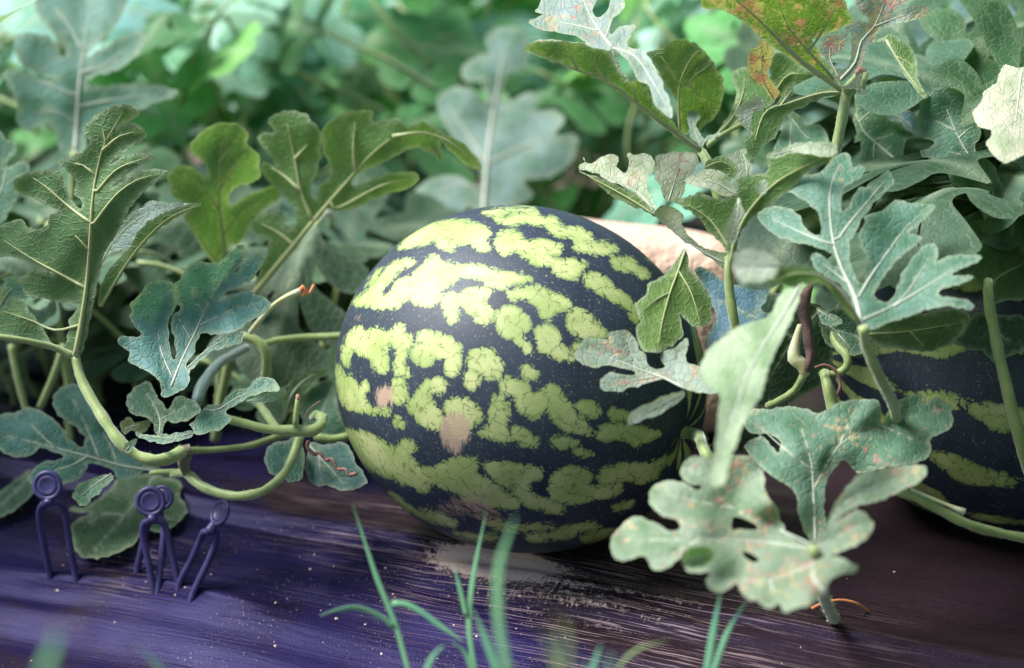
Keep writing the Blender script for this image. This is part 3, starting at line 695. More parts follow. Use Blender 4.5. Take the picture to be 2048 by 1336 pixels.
leaf(V1, ZE([(920,830),(960,760),(1050,730),(1150,700),(1210,760),(1240,850),(1230,960),(1200,1040),(1110,1060),(1060,1020),(960,980),(920,900)]), [ZE([(1190,720),(1100,860),(1060,990)])], 1.55, 1.52, (0.070,0.150,0.125), 0, 'top', rib=0.0008)
leaf(V1, ZE([(1250,900),(1260,780),(1290,740),(1400,760),(1560,740),(1600,800),(1650,900),(1740,1040),(1700,1090),(1600,1125),(1500,1120),(1420,1080),(1370,1095),(1290,1060),(1250,980)]), [ZE([(1270,760),(1400,900),(1560,1080)]), ZE([(1350,850),(1360,1000)])], 1.55, 1.52, (0.075,0.155,0.145), 0, 'top', rib=0.0008)
leaf(V1, ZE([(1060,560),(1060,420),(1090,320),(1160,230),(1260,170),(1400,150),(1410,190),(1340,240),(1260,330),(1200,420),(1100,520)]), [ZE([(1070,540),(1130,360),(1250,230),(1400,170)])], 1.60, 1.62, (0.09,0.18,0.08), 0, 'top', cross=0.4)
leaf(V1, ZE([(1200,500),(1260,330),(1350,270),(1450,240),(1480,300),(1500,450),(1560,600),(1600,700),(1350,700),(1260,640)]), [ZE([(1300,660),(1400,450),(1460,280)])], 1.64, 1.66, (0.10,0.20,0.13), 0, 'top')
# stems of the left vine
def S(vine, name, pts, d, r, mat=None, **k):
    d = d if np.ndim(d) else [d] * len(pts)
    return stem_part(vine, name, [P(x, y, q) for (x, y), q in zip(pts, d)], r, mat, **k)
S(V1, 'petiole', [(150,712),(163,760),(196,820),(238,882),(272,910),(308,921),(340,916),(364,903)], [1.495,1.49,1.48,1.47,1.47,1.47,1.48,1.49], [0.0034,0.0036,0.0040,0.0042,0.0043,0.0045,0.0046,0.0045], label='thick bright green leaf stalk curving down to the film')
S(V1, 'petiole', [(150,714),(110,696),(60,683),(-10,672),(-60,664)], [1.495,1.49,1.48,1.47,1.47], [0.003,0.0024,0.0022,0.002,0.0018])
S(V1, 'stem', [(345,948),(372,946),(395,966),(430,984),(476,992),(526,982),(566,950),(586,915),(598,878),(604,862)], [1.53,1.52,1.51,1.50,1.49,1.49,1.50,1.51,1.52,1.53], [0.003,0.0036,0.0037,0.0037,0.0037,0.0037,0.0037,0.0037,0.0037,0.0037], label='green stem looping down over the edge of the film')
S(V1, 'stem', [(300,946),(330,944),(372,945)], 1.53, [0.002,0.0024,0.003])
S(V1, 'stem', [(455,838),(490,847),(530,857),(588,861),(625,861),(643,848),(645,834),(634,829),(624,836)], [1.49,1.49,1.49,1.49,1.49,1.495,1.50,1.505,1.51], [0.0032,0.0034,0.0036,0.0044,0.0046,0.0044,0.004,0.0034,0.0026], label='pale green stem tip curling back on itself')
S(V1, 'stem', [(591,850),(592,825),(595,797)], 1.485, [0.0026,0.0019,0.0017])
S(V1, 'cut_end', [(595,800),(596,790)], 1.485, [0.0017,0.0016], CUTEND, step=0.002)
S(V1, 'stem', [(372,900),(420,900),(500,891),(560,872),(620,868)], [1.54,1.55,1.56,1.57,1.58], 0.0026)
S(V1, 'stem', [(370,900),(366,925),(374,948)], [1.50,1.51,1.52], [0.006,0.0045,0.0036], SHEATH, wob=0.2, label='dull sheath where the stems meet')
S(V1, 'stem', [(394,806),(403,775),(418,750),(442,724),(492,696)], [1.53,1.54,1.56,1.58,1.62], [0.0046,0.0044,0.0042,0.004,0.0038], STEM_BLUE, label='glaucous blue stem arching behind the leaves')
S(V1, 'stem', [(482,672),(505,677),(522,690),(533,710),(533,742),(525,775)], [1.57,1.57,1.57,1.57,1.58,1.6], 0.0040)
S(V1, 'stem', [(520,690),(560,680),(610,675),(690,671)], [1.60,1.61,1.62,1.62], [0.0032,0.003,0.003,0.003])
S(V1, 'stem', [(512,802),(530,825),(556,862)], [1.60,1.58,1.55], 0.0030)
S(V1, 'stem', [(630,872),(660,878),(700,872)], 1.56, 0.0034)
S(V1, 'stem', [(22,690),(36,760),(54,825)], 1.70, 0.0030)
S(V1, 'stem', [(128,690),(108,750),(80,815)], 1.68, 0.0032)
S(V1, 'flower_stalk', [(502,664),(520,640),(545,612),(572,594),(600,582)], [1.56,1.55,1.545,1.54,1.54], [0.0026,0.002,0.0018,0.002,0.0026], OVARY)
S(V1, 'dried_flower', [(598,583),(606,574),(612,580),(604,590),(620,585),(628,570)], 1.54, [0.002,0.0022,0.0018,0.002,0.001,0.0012], ORANGE, label='shrivelled orange flower remnant')
tw = [(617,882),(615,895),(628,908),(640,907),(652,920),(664,918),(676,938),(690,938),(698,950),(712,947)]
S(V1, 'tendril', tw, [1.50,1.50,1.495,1.49,1.49,1.485,1.485,1.48,1.48,1.48], [0.0016,0.0015,0.0016,0.0012,0.0016,0.0012,0.0015,0.0011,0.0016,0.0018], DRY, step=0.002, label='withered brown tendril twisting beside the melon')
S(V1, 'tendril', [(609,842),(612,828),(622,815),(640,803)], 1.50, [0.0007,0.0006,0.0006,0.0008], DRY, step=0.002)
leaf(V1, Z(0,720,4,[(1000,590),(960,520),(1000,460),(1060,470),(1080,500),(1190,480),(1200,530),(1130,580),(1060,560)]), [Z(0,720,4,[(1000,550),(1080,520),(1190,510)])], 1.52, 1.52, (0.20,0.18,0.035), 0.5, 'top', rib=0.0006, label='tiny yellowing leaf scrap')

# ---- vine behind, with the yellow-ribbed undersides
V2 = empty('watermelon_vine', tuple(P(520, 900, 1.68) * [1, 1, 0]), 'vine with backlit green leaves and a yellow midrib, left behind the melon', 'vine', 'watermelon vines')
ZF = lambda l: Z(300, 180, 2.923, l)
leaf(V2, ZF([(380,1010),(330,960),(250,830),(200,740),(230,690),(130,620),(110,540),(110,490),(150,450),(230,440),(300,490),(335,510),(320,430),(245,370),(235,320),(300,250),(370,200),(440,190),(520,200),(570,260),(575,320),(630,370),(645,430),(640,500),(600,540),(520,560),(475,600),(465,660),(480,680),(560,620),(650,580),(740,560),(780,590),(740,650),(650,720),(600,780),(560,850),(520,900),(460,920),(430,990)]),
     [ZF(q) for q in ([(430,1000),(440,960),(410,720),(405,560),(410,400),(440,230)], [(405,590),(500,440),(600,370)], [(400,700),(330,590),(200,500)], [(430,850),(520,740),(650,640)], [(390,1000),(300,880),(215,740)], [(410,420),(480,320),(540,240)])],
     1.68, 1.60, (0.13,0.23,0.09), 0, 'under', fold=0.1, rib=0.0016, label='backlit broad leaf with branching pale veins')
leaf(V2, ZF([(620,1190),(600,1180),(640,1060),(680,950),(690,880),(620,845),(585,790),(620,740),(700,710),(760,720),(770,780),(800,810),(840,800),(855,740),(840,690),(760,600),(700,540),(650,470),(660,420),(740,440),(680,360),(625,280),(650,250),(720,240),(690,190),(710,150),(780,125),(880,130),(950,180),(1000,250),(1000,310),(985,450),(950,560),(945,620),(970,640),(990,560),(1050,510),(1050,450),(1010,360),(1000,300),(1010,220),(1080,160),(1160,125),(1290,125),(1310,180),(1380,170),(1450,165),(1510,210),(1600,190),(1700,240),(1830,310),(1890,370),(1940,460),(1850,440),(1740,340),(1690,300),(1710,380),(1700,420),(1650,380),(1560,340),(1480,360),(1380,420),(1250,470),(1180,530),(1200,560),(1300,520),(1450,480),(1540,480),(1580,520),(1500,580),(1380,610),(1200,690),(1080,710),(1030,700),(930,820),(850,930),(760,1040),(680,1130)]),
     [ZF(q) for q in ([(610,1190),(800,960),(960,760),(1130,560),(1280,390),(1420,270)], [(1420,270),(1600,250),(1760,310),(1930,450)], [(950,760),(880,580),(850,420),(800,180)], [(1200,470),(1190,350),(1200,160)], [(880,590),(780,500),(690,440)], [(850,400),(920,320)], [(1100,690),(1350,560),(1560,510)], [(830,900),(760,840),(650,780)])],
     1.66, 1.60, (0.12,0.22,0.075), 0, 'under', fold=0.15, cross=0.15, rib=0.0034, chord=(ZF([(610,1190)])[0], ZF([(1420,270)])[0]), label='long arching leaf with a thick yellow midrib')
S(V2, 'petiole', [(508,590),(480,650),(450,760),(430,880)], [1.66,1.68,1.70,1.72], [0.004,0.004,0.004,0.004])
S(V2, 'petiole', [(447,522),(445,620),(440,740),(430,880)], [1.68,1.70,1.72,1.74], [0.0026,0.003,0.003,0.003])

# ---- vine rising at the right, with spotted leaves
V3 = empty('watermelon_vine', tuple(P(1690, 1080, 1.50) * [1, 1, 0]), 'spotted sickly vine rising over the shaded melon at the right', 'vine', 'watermelon vines')
RA = lambda l: Z(1000, 0, 4, l); RB = lambda l: Z(1400, 0, 4, l); RC = lambda l: Z(1536, 100, 4, l); RD = lambda l: Z(1100, 260, 4, l)
RE = lambda l: Z(1450, 300, 4, l); RF = lambda l: Z(1100, 480, 4, l); RG = lambda l: Z(1200, 860, 4, l); RH = lambda l: Z(1450, 760, 4, l); RI = lambda l: Z(1536, 560, 4, l)
leaf(V3, RA([(205,385),(300,335),(540,330),(690,360),(850,420),(900,480),(940,560),(1020,650),(1110,640),(1160,650),(1200,750),(1260,870),(1370,960),(1440,1050),(1500,1100),(1610,1190),(1580,1215),(1400,1090),(1250,970),(1050,810),(850,660),(600,565),(400,485),(280,435)]), [RA([(1600,1205),(1250,950),(1050,795),(850,650),(600,555),(240,400)]), RA([(850,650),(760,520),(720,400)]), RA([(620,555),(560,440),(520,360)]), RA([(1100,830),(1080,740),(1060,660)])], 1.44, 1.36, (0.10,0.20,0.06), 0.1, 'under', cross=-0.5, rib=0.0022, label='folded leaf, green underside hanging below the pale top')
leaf(V3, RA([(210,380),(320,320),(540,325),(680,340),(560,275),(400,250),(300,220),(222,180),(290,140),(380,110),(280,90),(330,0),(360,-80),(640,-120),(800,-60),(740,60),(770,130),(840,110),(900,-30),(990,-30),(990,60),(900,170),(880,270),(930,240),(1000,200),(1090,210),(1040,290),(1020,370),(1120,400),(1180,480),(1280,620),(1340,760),(1370,850),(1375,950),(1290,890),(1220,800),(1190,690),(1110,650),(1060,560),(1010,470),(940,420),(870,400),(720,390),(620,350),(420,350)]), [RA([(900,380),(820,280),(720,120),(650,-40)]), RA([(900,380),(1080,450),(1200,620),(1360,900)]), RA([(800,250),(600,200),(400,170)]), RA([(850,290),(900,150),(960,0)])], 1.42, 1.47, (0.28,0.36,0.35), 0.55, 'top', cross=0.2, rib=0.0018, label='pale frosted upper side of the folded leaf')
leaf(V3, RA([(860,640),(920,590),(1000,610),(1030,650),(960,650)]), [RA([(870,640),(1000,630)])], 1.39, 1.39, (0.25,0.34,0.30), 0, 'top', rib=0.0005)
leaf(V3, RA([(870,400),(930,400),(950,520),(1000,600),(1020,640),(930,590),(900,500)]), [RA([(900,400),(930,520),(1010,630)])], 1.39, 1.39, (0.26,0.35,0.32), 0, 'top', rib=0.0005)
leaf(V3, RA([(1170,420),(1270,390),(1300,350),(1400,325),(1500,320),(1600,370),(1700,480),(1740,560),(1785,640),(1790,760),(1760,860),(1720,940),(1640,1010),(1560,1080),(1520,1060),(1480,1080),(1440,1030),(1400,800),(1320,680),(1260,560),(1190,460)]), [RA([(1440,1040),(1430,850),(1440,660),(1520,480),(1600,400)]), RA([(1530,700),(1640,820),(1720,920)]), RA([(1440,680),(1350,540),(1290,450)]), RA([(1540,620),(1650,540),(1700,500)])], 1.52, 1.50, (0.11,0.19,0.06), 0.15, 'under', fold=0.15, rough=1.6, pil=2.5, rib=0.0012, label='crinkled rounded green leaf')
S(V3, 'petiole', [(1402,302),(1412,318),(1420,340),(1440,420),(1462,520)], [1.50,1.49,1.48,1.47,1.46], [0.0034,0.0036,0.0034,0.003,0.003])
S(V3, 'petiole', [(1418,290),(1440,272),(1490,245),(1530,230)], [1.50,1.51,1.52,1.53], [0.0026,0.0022,0.0018,0.0016])
leaf(V3, RA([(1520,1080),(1500,950),(1540,880),(1600,940),(1570,1000),(1620,1100),(1680,1080),(1780,1060),(1640,1150),(1610,1180)]), [RA([(1610,1170),(1560,1050),(1540,920)])], 1.50, 1.52, ICE, 0.1, 'top', rib=0.0006)
leaf(V3, RB([(250,620),(290,560),(380,540),(480,600),(560,700),(600,800),(520,860),(420,820),(330,900),(300,960),(200,1040),(120,1080),(180,1000),(240,900),(290,760)]), [RB([(130,1080),(260,940),(340,760),(360,600)])], 1.52, 1.54, (0.09,0.19,0.07), 0.1, 'under', rough=1.3, rib=0.001)
leaf(V3, RB([(30,-30),(0,20),(50,70),(180,80),(330,170),(480,290),(640,420),(850,560),(1000,650),(1100,725),(1155,712),(1090,650),(1000,500),(900,330),(960,300),(1130,220),(1220,170),(1190,80),(1120,-20),(900,-60),(500,-60),(200,-60)]), [RB([(1130,715),(800,480),(450,140),(250,-30)]), RB([(1080,640),(850,390),(700,200),(620,-20)]), RB([(860,420),(980,250),(1080,60)])], 1.46, 1.38, (0.15,0.22,0.035), 0.75, 'under', cross=0.1, rib=0.0026, label='yellow-green blotched leaf overhead at the top edge')
leaf(V3, RB([(1100,660),(1060,590),(1000,460),(960,400),(990,310),(1100,270),(1190,280),(1130,400),(1060,450),(1060,520),(1120,560),(1180,520),(1210,400),(1200,280),(1160,240),(1220,170),(1350,180),(1320,120),(1240,50),(1260,-20),(1500,-40),(1700,-20),(1620,50),(1550,95),(1700,50),(1835,60),(1800,130),(1700,170),(1550,200),(1420,260),(1410,310),(1330,400),(1310,500),(1240,570),(1150,640)]), [RB([(1120,640),(1240,500),(1290,330),(1400,200),(1480,0)]), RB([(1400,210),(1550,150),(1800,70)]), RB([(1110,620),(1030,440),(1070,340)])], 1.47, 1.50, (0.25,0.32,0.31), 0.72, 'top', rib=0.0016, label='pale blue-grey leaf with pink blight at the top edge')
leaf(V3, RB([(380,590),(390,480),(400,390),(460,380),(480,320),(540,340),(590,400),(570,500),(540,600),(600,690),(640,740),(580,800),(520,720),(440,660)]), [RB([(590,790),(500,620),(500,380)])], 1.50, 1.47, (0.10,0.08,0.07), 0.9, 'top', rough=1.5, rib=0.0008, label='browned torn leaf lobe')
leaf(V3, RB([(600,420),(720,450),(860,560),(1000,660),(940,720),(830,700),(740,690),(620,740),(560,640),(560,520)]), [RB([(600,740),(700,600),(850,590)])], 1.53, 1.53, (0.09,0.17,0.05), 0.15, 'under', rib=0.0008)
leaf(V3, RB([(290,920),(310,860),(400,800),(480,770),(540,830),(600,840),(700,700),(755,700),(740,760),(680,800),(860,780),(960,720),(1100,710),(1170,740),(1050,760),(940,800),(820,860),(700,920),(600,1100),(480,1200),(420,1310),(380,1230),(350,1130),(400,1080),(340,1000)]), [RB([(1160,740),(960,750),(700,830),(520,900),(430,1150)]), RB([(640,850),(730,720)])], 1.48, 1.42, (0.11,0.19,0.075), 0.35, 'under', cross=0.2, rib=0.0014)
leaf(V3, RB([(290,920),(310,860),(400,800),(480,770),(520,850),(440,900),(400,980),(415,1070),(350,1010)]), [RB([(500,850),(400,880),(320,910)])], 1.415, 1.41, (0.30,0.36,0.30), 0.5, 'top', rib=0.0006)
leaf(V3, RB([(1340,360),(1450,305),(1530,282),(1600,320),(1660,350),(1720,440),(1730,540),(1750,640),(1800,740),(1812,785),(1740,740),(1640,600),(1560,460),(1500,340),(1420,335)]), [RB([(1490,320),(1560,440),(1680,620),(1800,770)]), RB([(1570,450),(1660,500),(1720,540)])], 1.46, 1.43, (0.10,0.20,0.045), 0.1, 'under', cross=-0.3, rib=0.0010)
S(V3, 'stem', [(1700,175),(1692,190),(1684,235),(1672,300),(1668,330)], [1.455,1.455,1.45,1.45,1.45], [0.0050,0.0042,0.0040,0.0038,0.0036], label='thick green stem below the snapped tips')
S(V3, 'stem', [(1690,180),(1708,160),(1718,145)], 1.45, [0.0036,0.0030,0.0026])
S(V3, 'stem', [(1722,185),(1727,165),(1732,146)], 1.445, [0.0030,0.0024,0.0022])
S(V3, 'cut_end', [(1714,148),(1720,139),(1731,144)], 1.448, [0.0022,0.0024,0.0018], CUTEND, step=0.002, label='snapped whitish brown stem tip')
leaf(V3, RB([(1130,700),(1210,670),(1290,580),(1300,640),(1290,700),(1350,720),(1330,750),(1280,755),(1230,720)]), [RB([(1270,740),(1260,660),(1295,590)])], 1.443, 1.443, (0.42,0.45,0.40), 0.0, 'top', rib=0.0006)
leaf(V3, RB([(590,1230),(630,1090),(700,970),(720,880),(800,930),(850,1000),(960,1000),(1010,1060),(1030,1130),(980,1170),(850,1170),(740,1220),(640,1230)]), [RB([(720,1210),(725,1050),(735,940)]), RB([(735,950),(860,1100),(1000,1120)])], 1.52, 1.56, (0.16,0.25,0.20), 0.3, 'top', rib=0.0009)
leaf(V3, RC([(700,370),(760,350),(830,340),(870,240),(940,210),(1040,240),(1110,320),(1135,400),(1120,470),(1000,490),(950,530),(1050,580),(1130,640),(1200,690),(1110,720),(1080,850),(1090,960),(1060,1000),(980,1000),(900,1040),(820,1050),(740,1000),(720,900),(740,780),(700,640),(680,560),(700,480)]), [RC(q) for q in ([(1080,930),(840,720),(760,640),(690,480)], [(850,720),(950,690),(1060,650)], [(850,760),(830,1030)], [(740,560),(900,440),(1080,380)], [(940,810),(1000,760)])], 1.52, 1.53, (0.085,0.175,0.095), 0.42, 'top', fold=0.15, rough=1.3, rib=0.0018, label='puckered green leaf with rusty spots')
leaf(V3, RC([(950,520),(1020,480),(1110,480),(1200,540),(1220,690),(1130,650),(1050,580),(990,560)]), [RC([(1200,680),(1100,560),(1000,510)])], 1.50, 1.52, (0.16,0.24,0.34), 0.45, 'top', rib=0.0006)
leaf(V3, RC([(1220,800),(1290,780),(1330,740),(1230,700),(1200,600),(1210,480),(1250,380),(1330,310),(1450,300),(1560,330),(1640,420),(1650,500),(1690,620),(1700,700),(1660,760),(1680,830),(1790,900),(1840,1000),(1900,1150),(1960,1336),(1940,1500),(1740,1500),(1720,1330),(1600,1140),(1480,1080),(1440,1000),(1460,930),(1400,890),(1290,870),(1230,830)]), [RC(q) for q in ([(1800,1500),(1800,1280),(1780,1050),(1620,860),(1500,650),(1420,440)], [(1530,700),(1640,600)], [(1500,650),(1330,560)], [(1700,950),(1560,980)], [(1620,860),(1400,800)])], 1.46, 1.50, (0.125,0.21,0.15), 0.42, 'top', fold=0.1, rough=1.0, rib=0.0016, label='blue-green rounded leaf with orange specks at the right')
leaf(V3, RC([(1890,900),(1780,820),(1750,740),(1790,640),(1700,620),(1650,560),(1640,500),(1700,420),(1730,330),(1830,260),(1850,170),(1900,115),(2000,140),(2060,150),(2200,300),(2250,600),(2150,780),(2060,840),(1960,880)]), [RC([(2030,160),(2000,400),(1960,760)]), RC([(2000,400),(1850,420),(1720,500)]), RC([(1985,560),(1880,640),(1800,720)]), RC([(1990,480),(2100,560),(2200,600)])], 1.45, 1.37, (0.62,0.58,0.46), 0.05, 'top', cross=0.3, rib=0.0012, label='bleached cream leaf at the right edge')
leaf(V3, RC([(1640,240),(1570,140),(1580,0),(1600,-60),(1700,-110),(1800,-130),(1880,-80),(1930,50),(1880,130),(1840,190),(1760,250),(1700,300)]), [RC([(1690,280),(1740,120),(1780,-80)])], 1.55, 1.58, (0.12,0.21,0.16), 0.15, 'top')
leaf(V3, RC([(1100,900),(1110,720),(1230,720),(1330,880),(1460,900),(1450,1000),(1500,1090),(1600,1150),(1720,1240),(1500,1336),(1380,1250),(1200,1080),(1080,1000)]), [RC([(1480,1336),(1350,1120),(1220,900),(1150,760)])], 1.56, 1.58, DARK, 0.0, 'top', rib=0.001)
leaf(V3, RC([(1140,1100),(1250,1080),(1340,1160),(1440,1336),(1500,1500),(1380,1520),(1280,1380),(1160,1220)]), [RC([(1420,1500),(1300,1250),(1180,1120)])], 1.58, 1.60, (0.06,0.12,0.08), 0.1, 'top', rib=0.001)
# pale-veined hand-shaped leaf in front of the second melon
leaf(V3, RE([(1060,1330),(990,1180),(940,1090),(820,1020),(740,960),(690,880),(705,825),(760,830),(840,900),(900,950),(870,850),(720,770),(560,740),(420,690),(320,620),(265,540),(290,480),(380,450),(500,460),(590,520),(640,610),(700,670),(760,680),(770,600),(740,500),(640,410),(540,350),(480,330),(530,260),(640,200),(760,180),(860,80),(920,30),(980,20),(1010,80),(1020,150),(1080,110),(1125,140),(1100,200),(1030,260),(960,300),(930,400),(930,480),(960,480),(1020,380),(1080,300),(1180,280),(1260,200),(1300,160),(1330,200),(1360,270),(1310,310),(1230,390),(1150,480),(1080,580),(1050,640),(1010,720),(1000,780),(1000,900),(1040,1010),(1090,1070),(1120,1020),(1140,870),(1090,780),(1070,680),(1110,600),(1120,530),(1250,490),(1360,400),(1500,420),(1670,440),(1650,500),(1560,590),(1480,660),(1580,710),(1500,780),(1360,900),(1290,990),(1210,1120),(1190,1170),(1270,1210),(1340,1180),(1400,1030),(1440,950),(1500,860),(1600,760),(1690,760),(1710,820),(1690,900),(1780,850),(1900,830),(2040,840),(2040,880),(1920,940),(1820,1000),(1980,1000),(1960,1040),(1800,1090),(1700,1150),(1800,1180),(1940,1200),(1990,1250),(1950,1290),(1820,1250),(1700,1260),(1560,1300),(1400,1350),(1200,1420),(1110,1440)]),
     [RE(q) for q in ([(1100,1430),(1040,1180),(940,960),(870,750),(840,500),(850,280),(940,80)], [(870,760),(700,700),(500,610),(350,540)], [(1060,1190),(1160,1020),(1300,820),(1450,620),(1620,470)], [(900,720),(1000,580),(1150,400),(1300,220)], [(1120,1350),(1350,1240),(1500,1080),(1640,850)], [(1350,1250),(1600,1100),(1900,900)], [(1000,1080),(850,960),(740,880)])],
     1.29, 1.37, (0.165,0.265,0.205), 0.34, 'top', fold=0.1, rough=1.2, rib=0.0022, label='hand-shaped blue-green leaf with a broad cream midrib')
S(V3, 'petiole', [(1726,656),(1732,690),(1750,735),(1772,780),(1788,815),(1800,880)], [1.29,1.30,1.31,1.33,1.36,1.40], [0.0036,0.0034,0.0034,0.0036,0.004,0.004], label='green stalk of the cream-veined leaf')
S(V3, 'petiole', [(1976,560),(1978,605),(1992,680),(2012,770),(2040,880),(2070,980)], [1.40,1.39,1.39,1.39,1.40,1.42], [0.0028,0.0036,0.0038,0.0040,0.0042,0.0044], label='stout green stalk at the right edge')
leaf(V3, [(1990,470),(2048,500),(2080,560),(2048,600),(2010,600),(1980,610),(1950,560),(1900,540),(1940,500)], [[(1980,605),(1990,560),(2060,520)]], 1.42, 1.46, DARK, 0, 'under', rib=0.001)
# green underside leaf in the middle
leaf(V3, [(1345,400),(1370,395),(1400,385),(1430,395),(1470,392),(1475,370),(1470,357),(1500,350),(1535,342),(1533,312),(1547,302),(1600,296),(1674,302),(1668,316),(1645,330),(1610,347),(1590,370),(1555,400),(1537,415),(1500,440),(1490,455),(1477,475),(1472,500),(1460,508),(1445,490),(1420,465),(1390,430)], [[(1462,525),(1470,480),(1500,420),(1560,360),(1660,308)], [(1462,500),(1420,440),(1370,405)]], 1.39, 1.34, (0.12,0.21,0.055), 0.05, 'under', fold=0.1, rib=0.0016, label='bright green underside of a drooping leaf')
leaf(V3, [(1540,306),(1600,286),(1660,284),(1676,298),(1668,312),(1640,312),(1590,306),(1545,318)], [[(1545,310),(1600,298),(1665,296)]], 1.34, 1.33, (0.46,0.50,0.37), 0.05, 'top', rib=0.0006)
leaf(V3, RD([(1510,540),(1540,600),(1560,670),(1520,720),(1510,820),(1460,910),(1400,860),(1395,770),(1450,680),(1480,590)]), [RD([(1510,550),(1500,690),(1450,880)])], 1.36, 1.355, (0.42,0.45,0.36), 0.1, 'top', rib=0.0008)
leaf(V3, RD([(1650,480),(1660,410),(1720,390),(1745,430),(1720,510),(1680,520)]), [RD([(1720,400),(1670,500)])], 1.34, 1.34, (0.36,0.42,0.36), 0.0, 'top', rib=0.0006)
leaf(V3, RD([(1240,310),(1260,250),(1330,210),(1420,220),(1490,280),(1500,340),(1440,390),(1350,320)]), [RD([(1250,300),(1370,250),(1490,330)])], 1.43, 1.43, (0.09,0.19,0.05), 0.0, 'under', rib=0.0008)
leaf(V3, RD([(1410,215),(1530,150),(1600,160),(1560,200),(1600,270),(1620,300),(1590,370),(1500,390),(1500,300),(1450,250)]), [RD([(1580,380),(1570,260),(1530,160)])], 1.44, 1.45, (0.34,0.38,0.30), 0.3, 'top', rib=0.001)
# white mildewed leaf reaching left over the melon
leaf(V3, RD([(265,215),(290,255),(340,265),(400,220),(480,195),(550,210),(540,290),(600,345),(630,290),(630,190),(700,195),(760,180),(830,230),(835,310),(790,380),(780,460),(820,550),(840,650),(740,580),(650,480),(500,420),(330,330),(240,320),(240,280),(275,255)]), [RD([(830,640),(700,500),(500,390),(300,300)]), RD([(690,480),(720,330),(740,220)]), RD([(500,390),(520,250)])], 1.44, 1.475, (0.62,0.64,0.50), 0.58, 'top', cross=0.6, rib=0.001, label='mildewed whitish leaf reaching over the melon')
leaf(V3, RD([(220,325),(300,350),(500,425),(660,495),(760,575),(845,695),(770,655),(600,585),(450,495),(330,385)]), [RD([(840,685),(620,540),(240,330)])], 1.44, 1.468, (0.13,0.20,0.045), 0.4, 'under', cross=-0.4, rib=0.0008)
leaf(V3, RD([(840,360),(850,220),(950,180),(1130,180),(1190,220),(1160,320),(1100,400),(1050,540),(950,570),(900,540),(880,450)]), [RD([(950,560),(1000,400),(1050,220)]), RD([(980,440),(900,300)])], 1.45, 1.475, (0.58,0.58,0.48), 0.62, 'top', rib=0.0009, label='pinkish mottled round leaf lobe')
leaf(V3, RD([(1080,400),(1200,330),(1350,320),(1440,400),(1490,510),(1380,530),(1290,470),(1150,450)]), [RD([(1480,510),(1330,420),(1120,400)])], 1.42, 1.45, (0.56,0.58,0.42), 0.5, 'top', rib=0.0009)
leaf(V3, RD([(840,650),(900,600),(1000,620),(1070,700),(1060,780),(1180,900),(1280,960),(1420,990),(1430,1070),(1390,1100),(1250,1010),(1160,930),(1080,900),(960,800),(860,710)]), [RD([(1430,1080),(1250,990),(1100,890),(950,760),(850,660)])], 1.46, 1.47, (0.54,0.57,0.42), 0.45, 'top', rib=0.0014)
S(V3, 'petiole', [(1457,515),(1456,540),(1460,590),(1470,650),(1482,700),(1500,770)], [1.455,1.45,1.45,1.45,1.46,1.47], [0.0030,0.0030,0.0036,0.0038,0.0036,0.0036], label='hairy green stalk crossing the blue leaf')
# hanging yellow-green leaf
leaf(V3, RF([(1080,70),(1100,130),(1120,230),(1200,330),(1280,450),(1290,560),(1280,650),(1200,700),(1110,670),(1040,590),(1050,670),(1065,740),(1050,790),(900,890),(830,900),(740,880),(700,790),(690,700),(730,650),(700,600),(690,510),(760,440),(800,340),(930,270),(1030,130)]), [RF([(1080,80),(1020,260),(960,420),(900,640),(860,860)]), RF([(1030,250),(1120,400),(1180,580),(1200,680)]), RF([(960,420),(840,480),(740,560)])], 1.45, 1.36, (0.15,0.22,0.045), 0.35, 'under', fold=0.1, rib=0.001, pil=1.8, label='limp yellow-green leaf hanging against the melon')
leaf(V3, RF([(190,920),(240,850),(270,790),(370,780),(460,800),(470,750),(560,720),(640,740),(690,800),(710,880),(760,910),(790,1000),(860,1030),(920,1010),(880,910),(1000,860),(1090,780),(1110,820),(1090,900),(1100,980),(1200,1010),(1300,1080),(1400,1180),(1300,1230),(1150,1210),(1060,1190),(1000,1150),(880,1120),(760,1150),(640,1190),(500,1215),(420,1200),(395,1150),(420,1090),(520,1060),(640,1080),(680,1060),(600,1030),(450,1010),(330,1010),(230,970)]), [RF([(1080,1190),(900,1100),(700,1030),(450,930),(260,880)]), RF([(760,1050),(660,920),(620,780)]), RF([(1040,1170),(1010,1020),(1060,860)]), RF([(860,1090),(680,1120),(480,1150)])], 1.35, 1.36, (0.30,0.38,0.31), 0.6, 'top', cross=0.55, rib=0.0012, label='pale lobed leaf with pink spots lying over the melon')
leaf(V3, [(1255,850),(1265,825),(1300,805),(1350,785),(1368,783),(1362,800),(1330,822),(1290,840)], [[(1360,790),(1310,815),(1262,842)]], 1.33, 1.31, (0.55,0.60,0.56), 0.3, 'top', rib=0.0006)
leaf(V3, RF([(1150,240),(1250,225),(1320,280),(1420,340),(1580,360),(1750,330),(1740,470),(1700,560),(1920,660),(1850,720),(1650,690),(1450,740),(1300,880),(1250,860),(1245,780),(1300,690),(1320,560),(1270,450),(1200,340)]), [RF([(1900,680),(1640,620),(1440,520),(1300,460),(1200,300)]), RF([(1640,620),(1660,480),(1680,360)])], 1.52, 1.54, (0.18,0.28,0.40), 0.2, 'top', cross=0.3, rib=0.0010, rough=1.4, pil=2, label='bluish crinkled leaf in the shade behind the stalk')
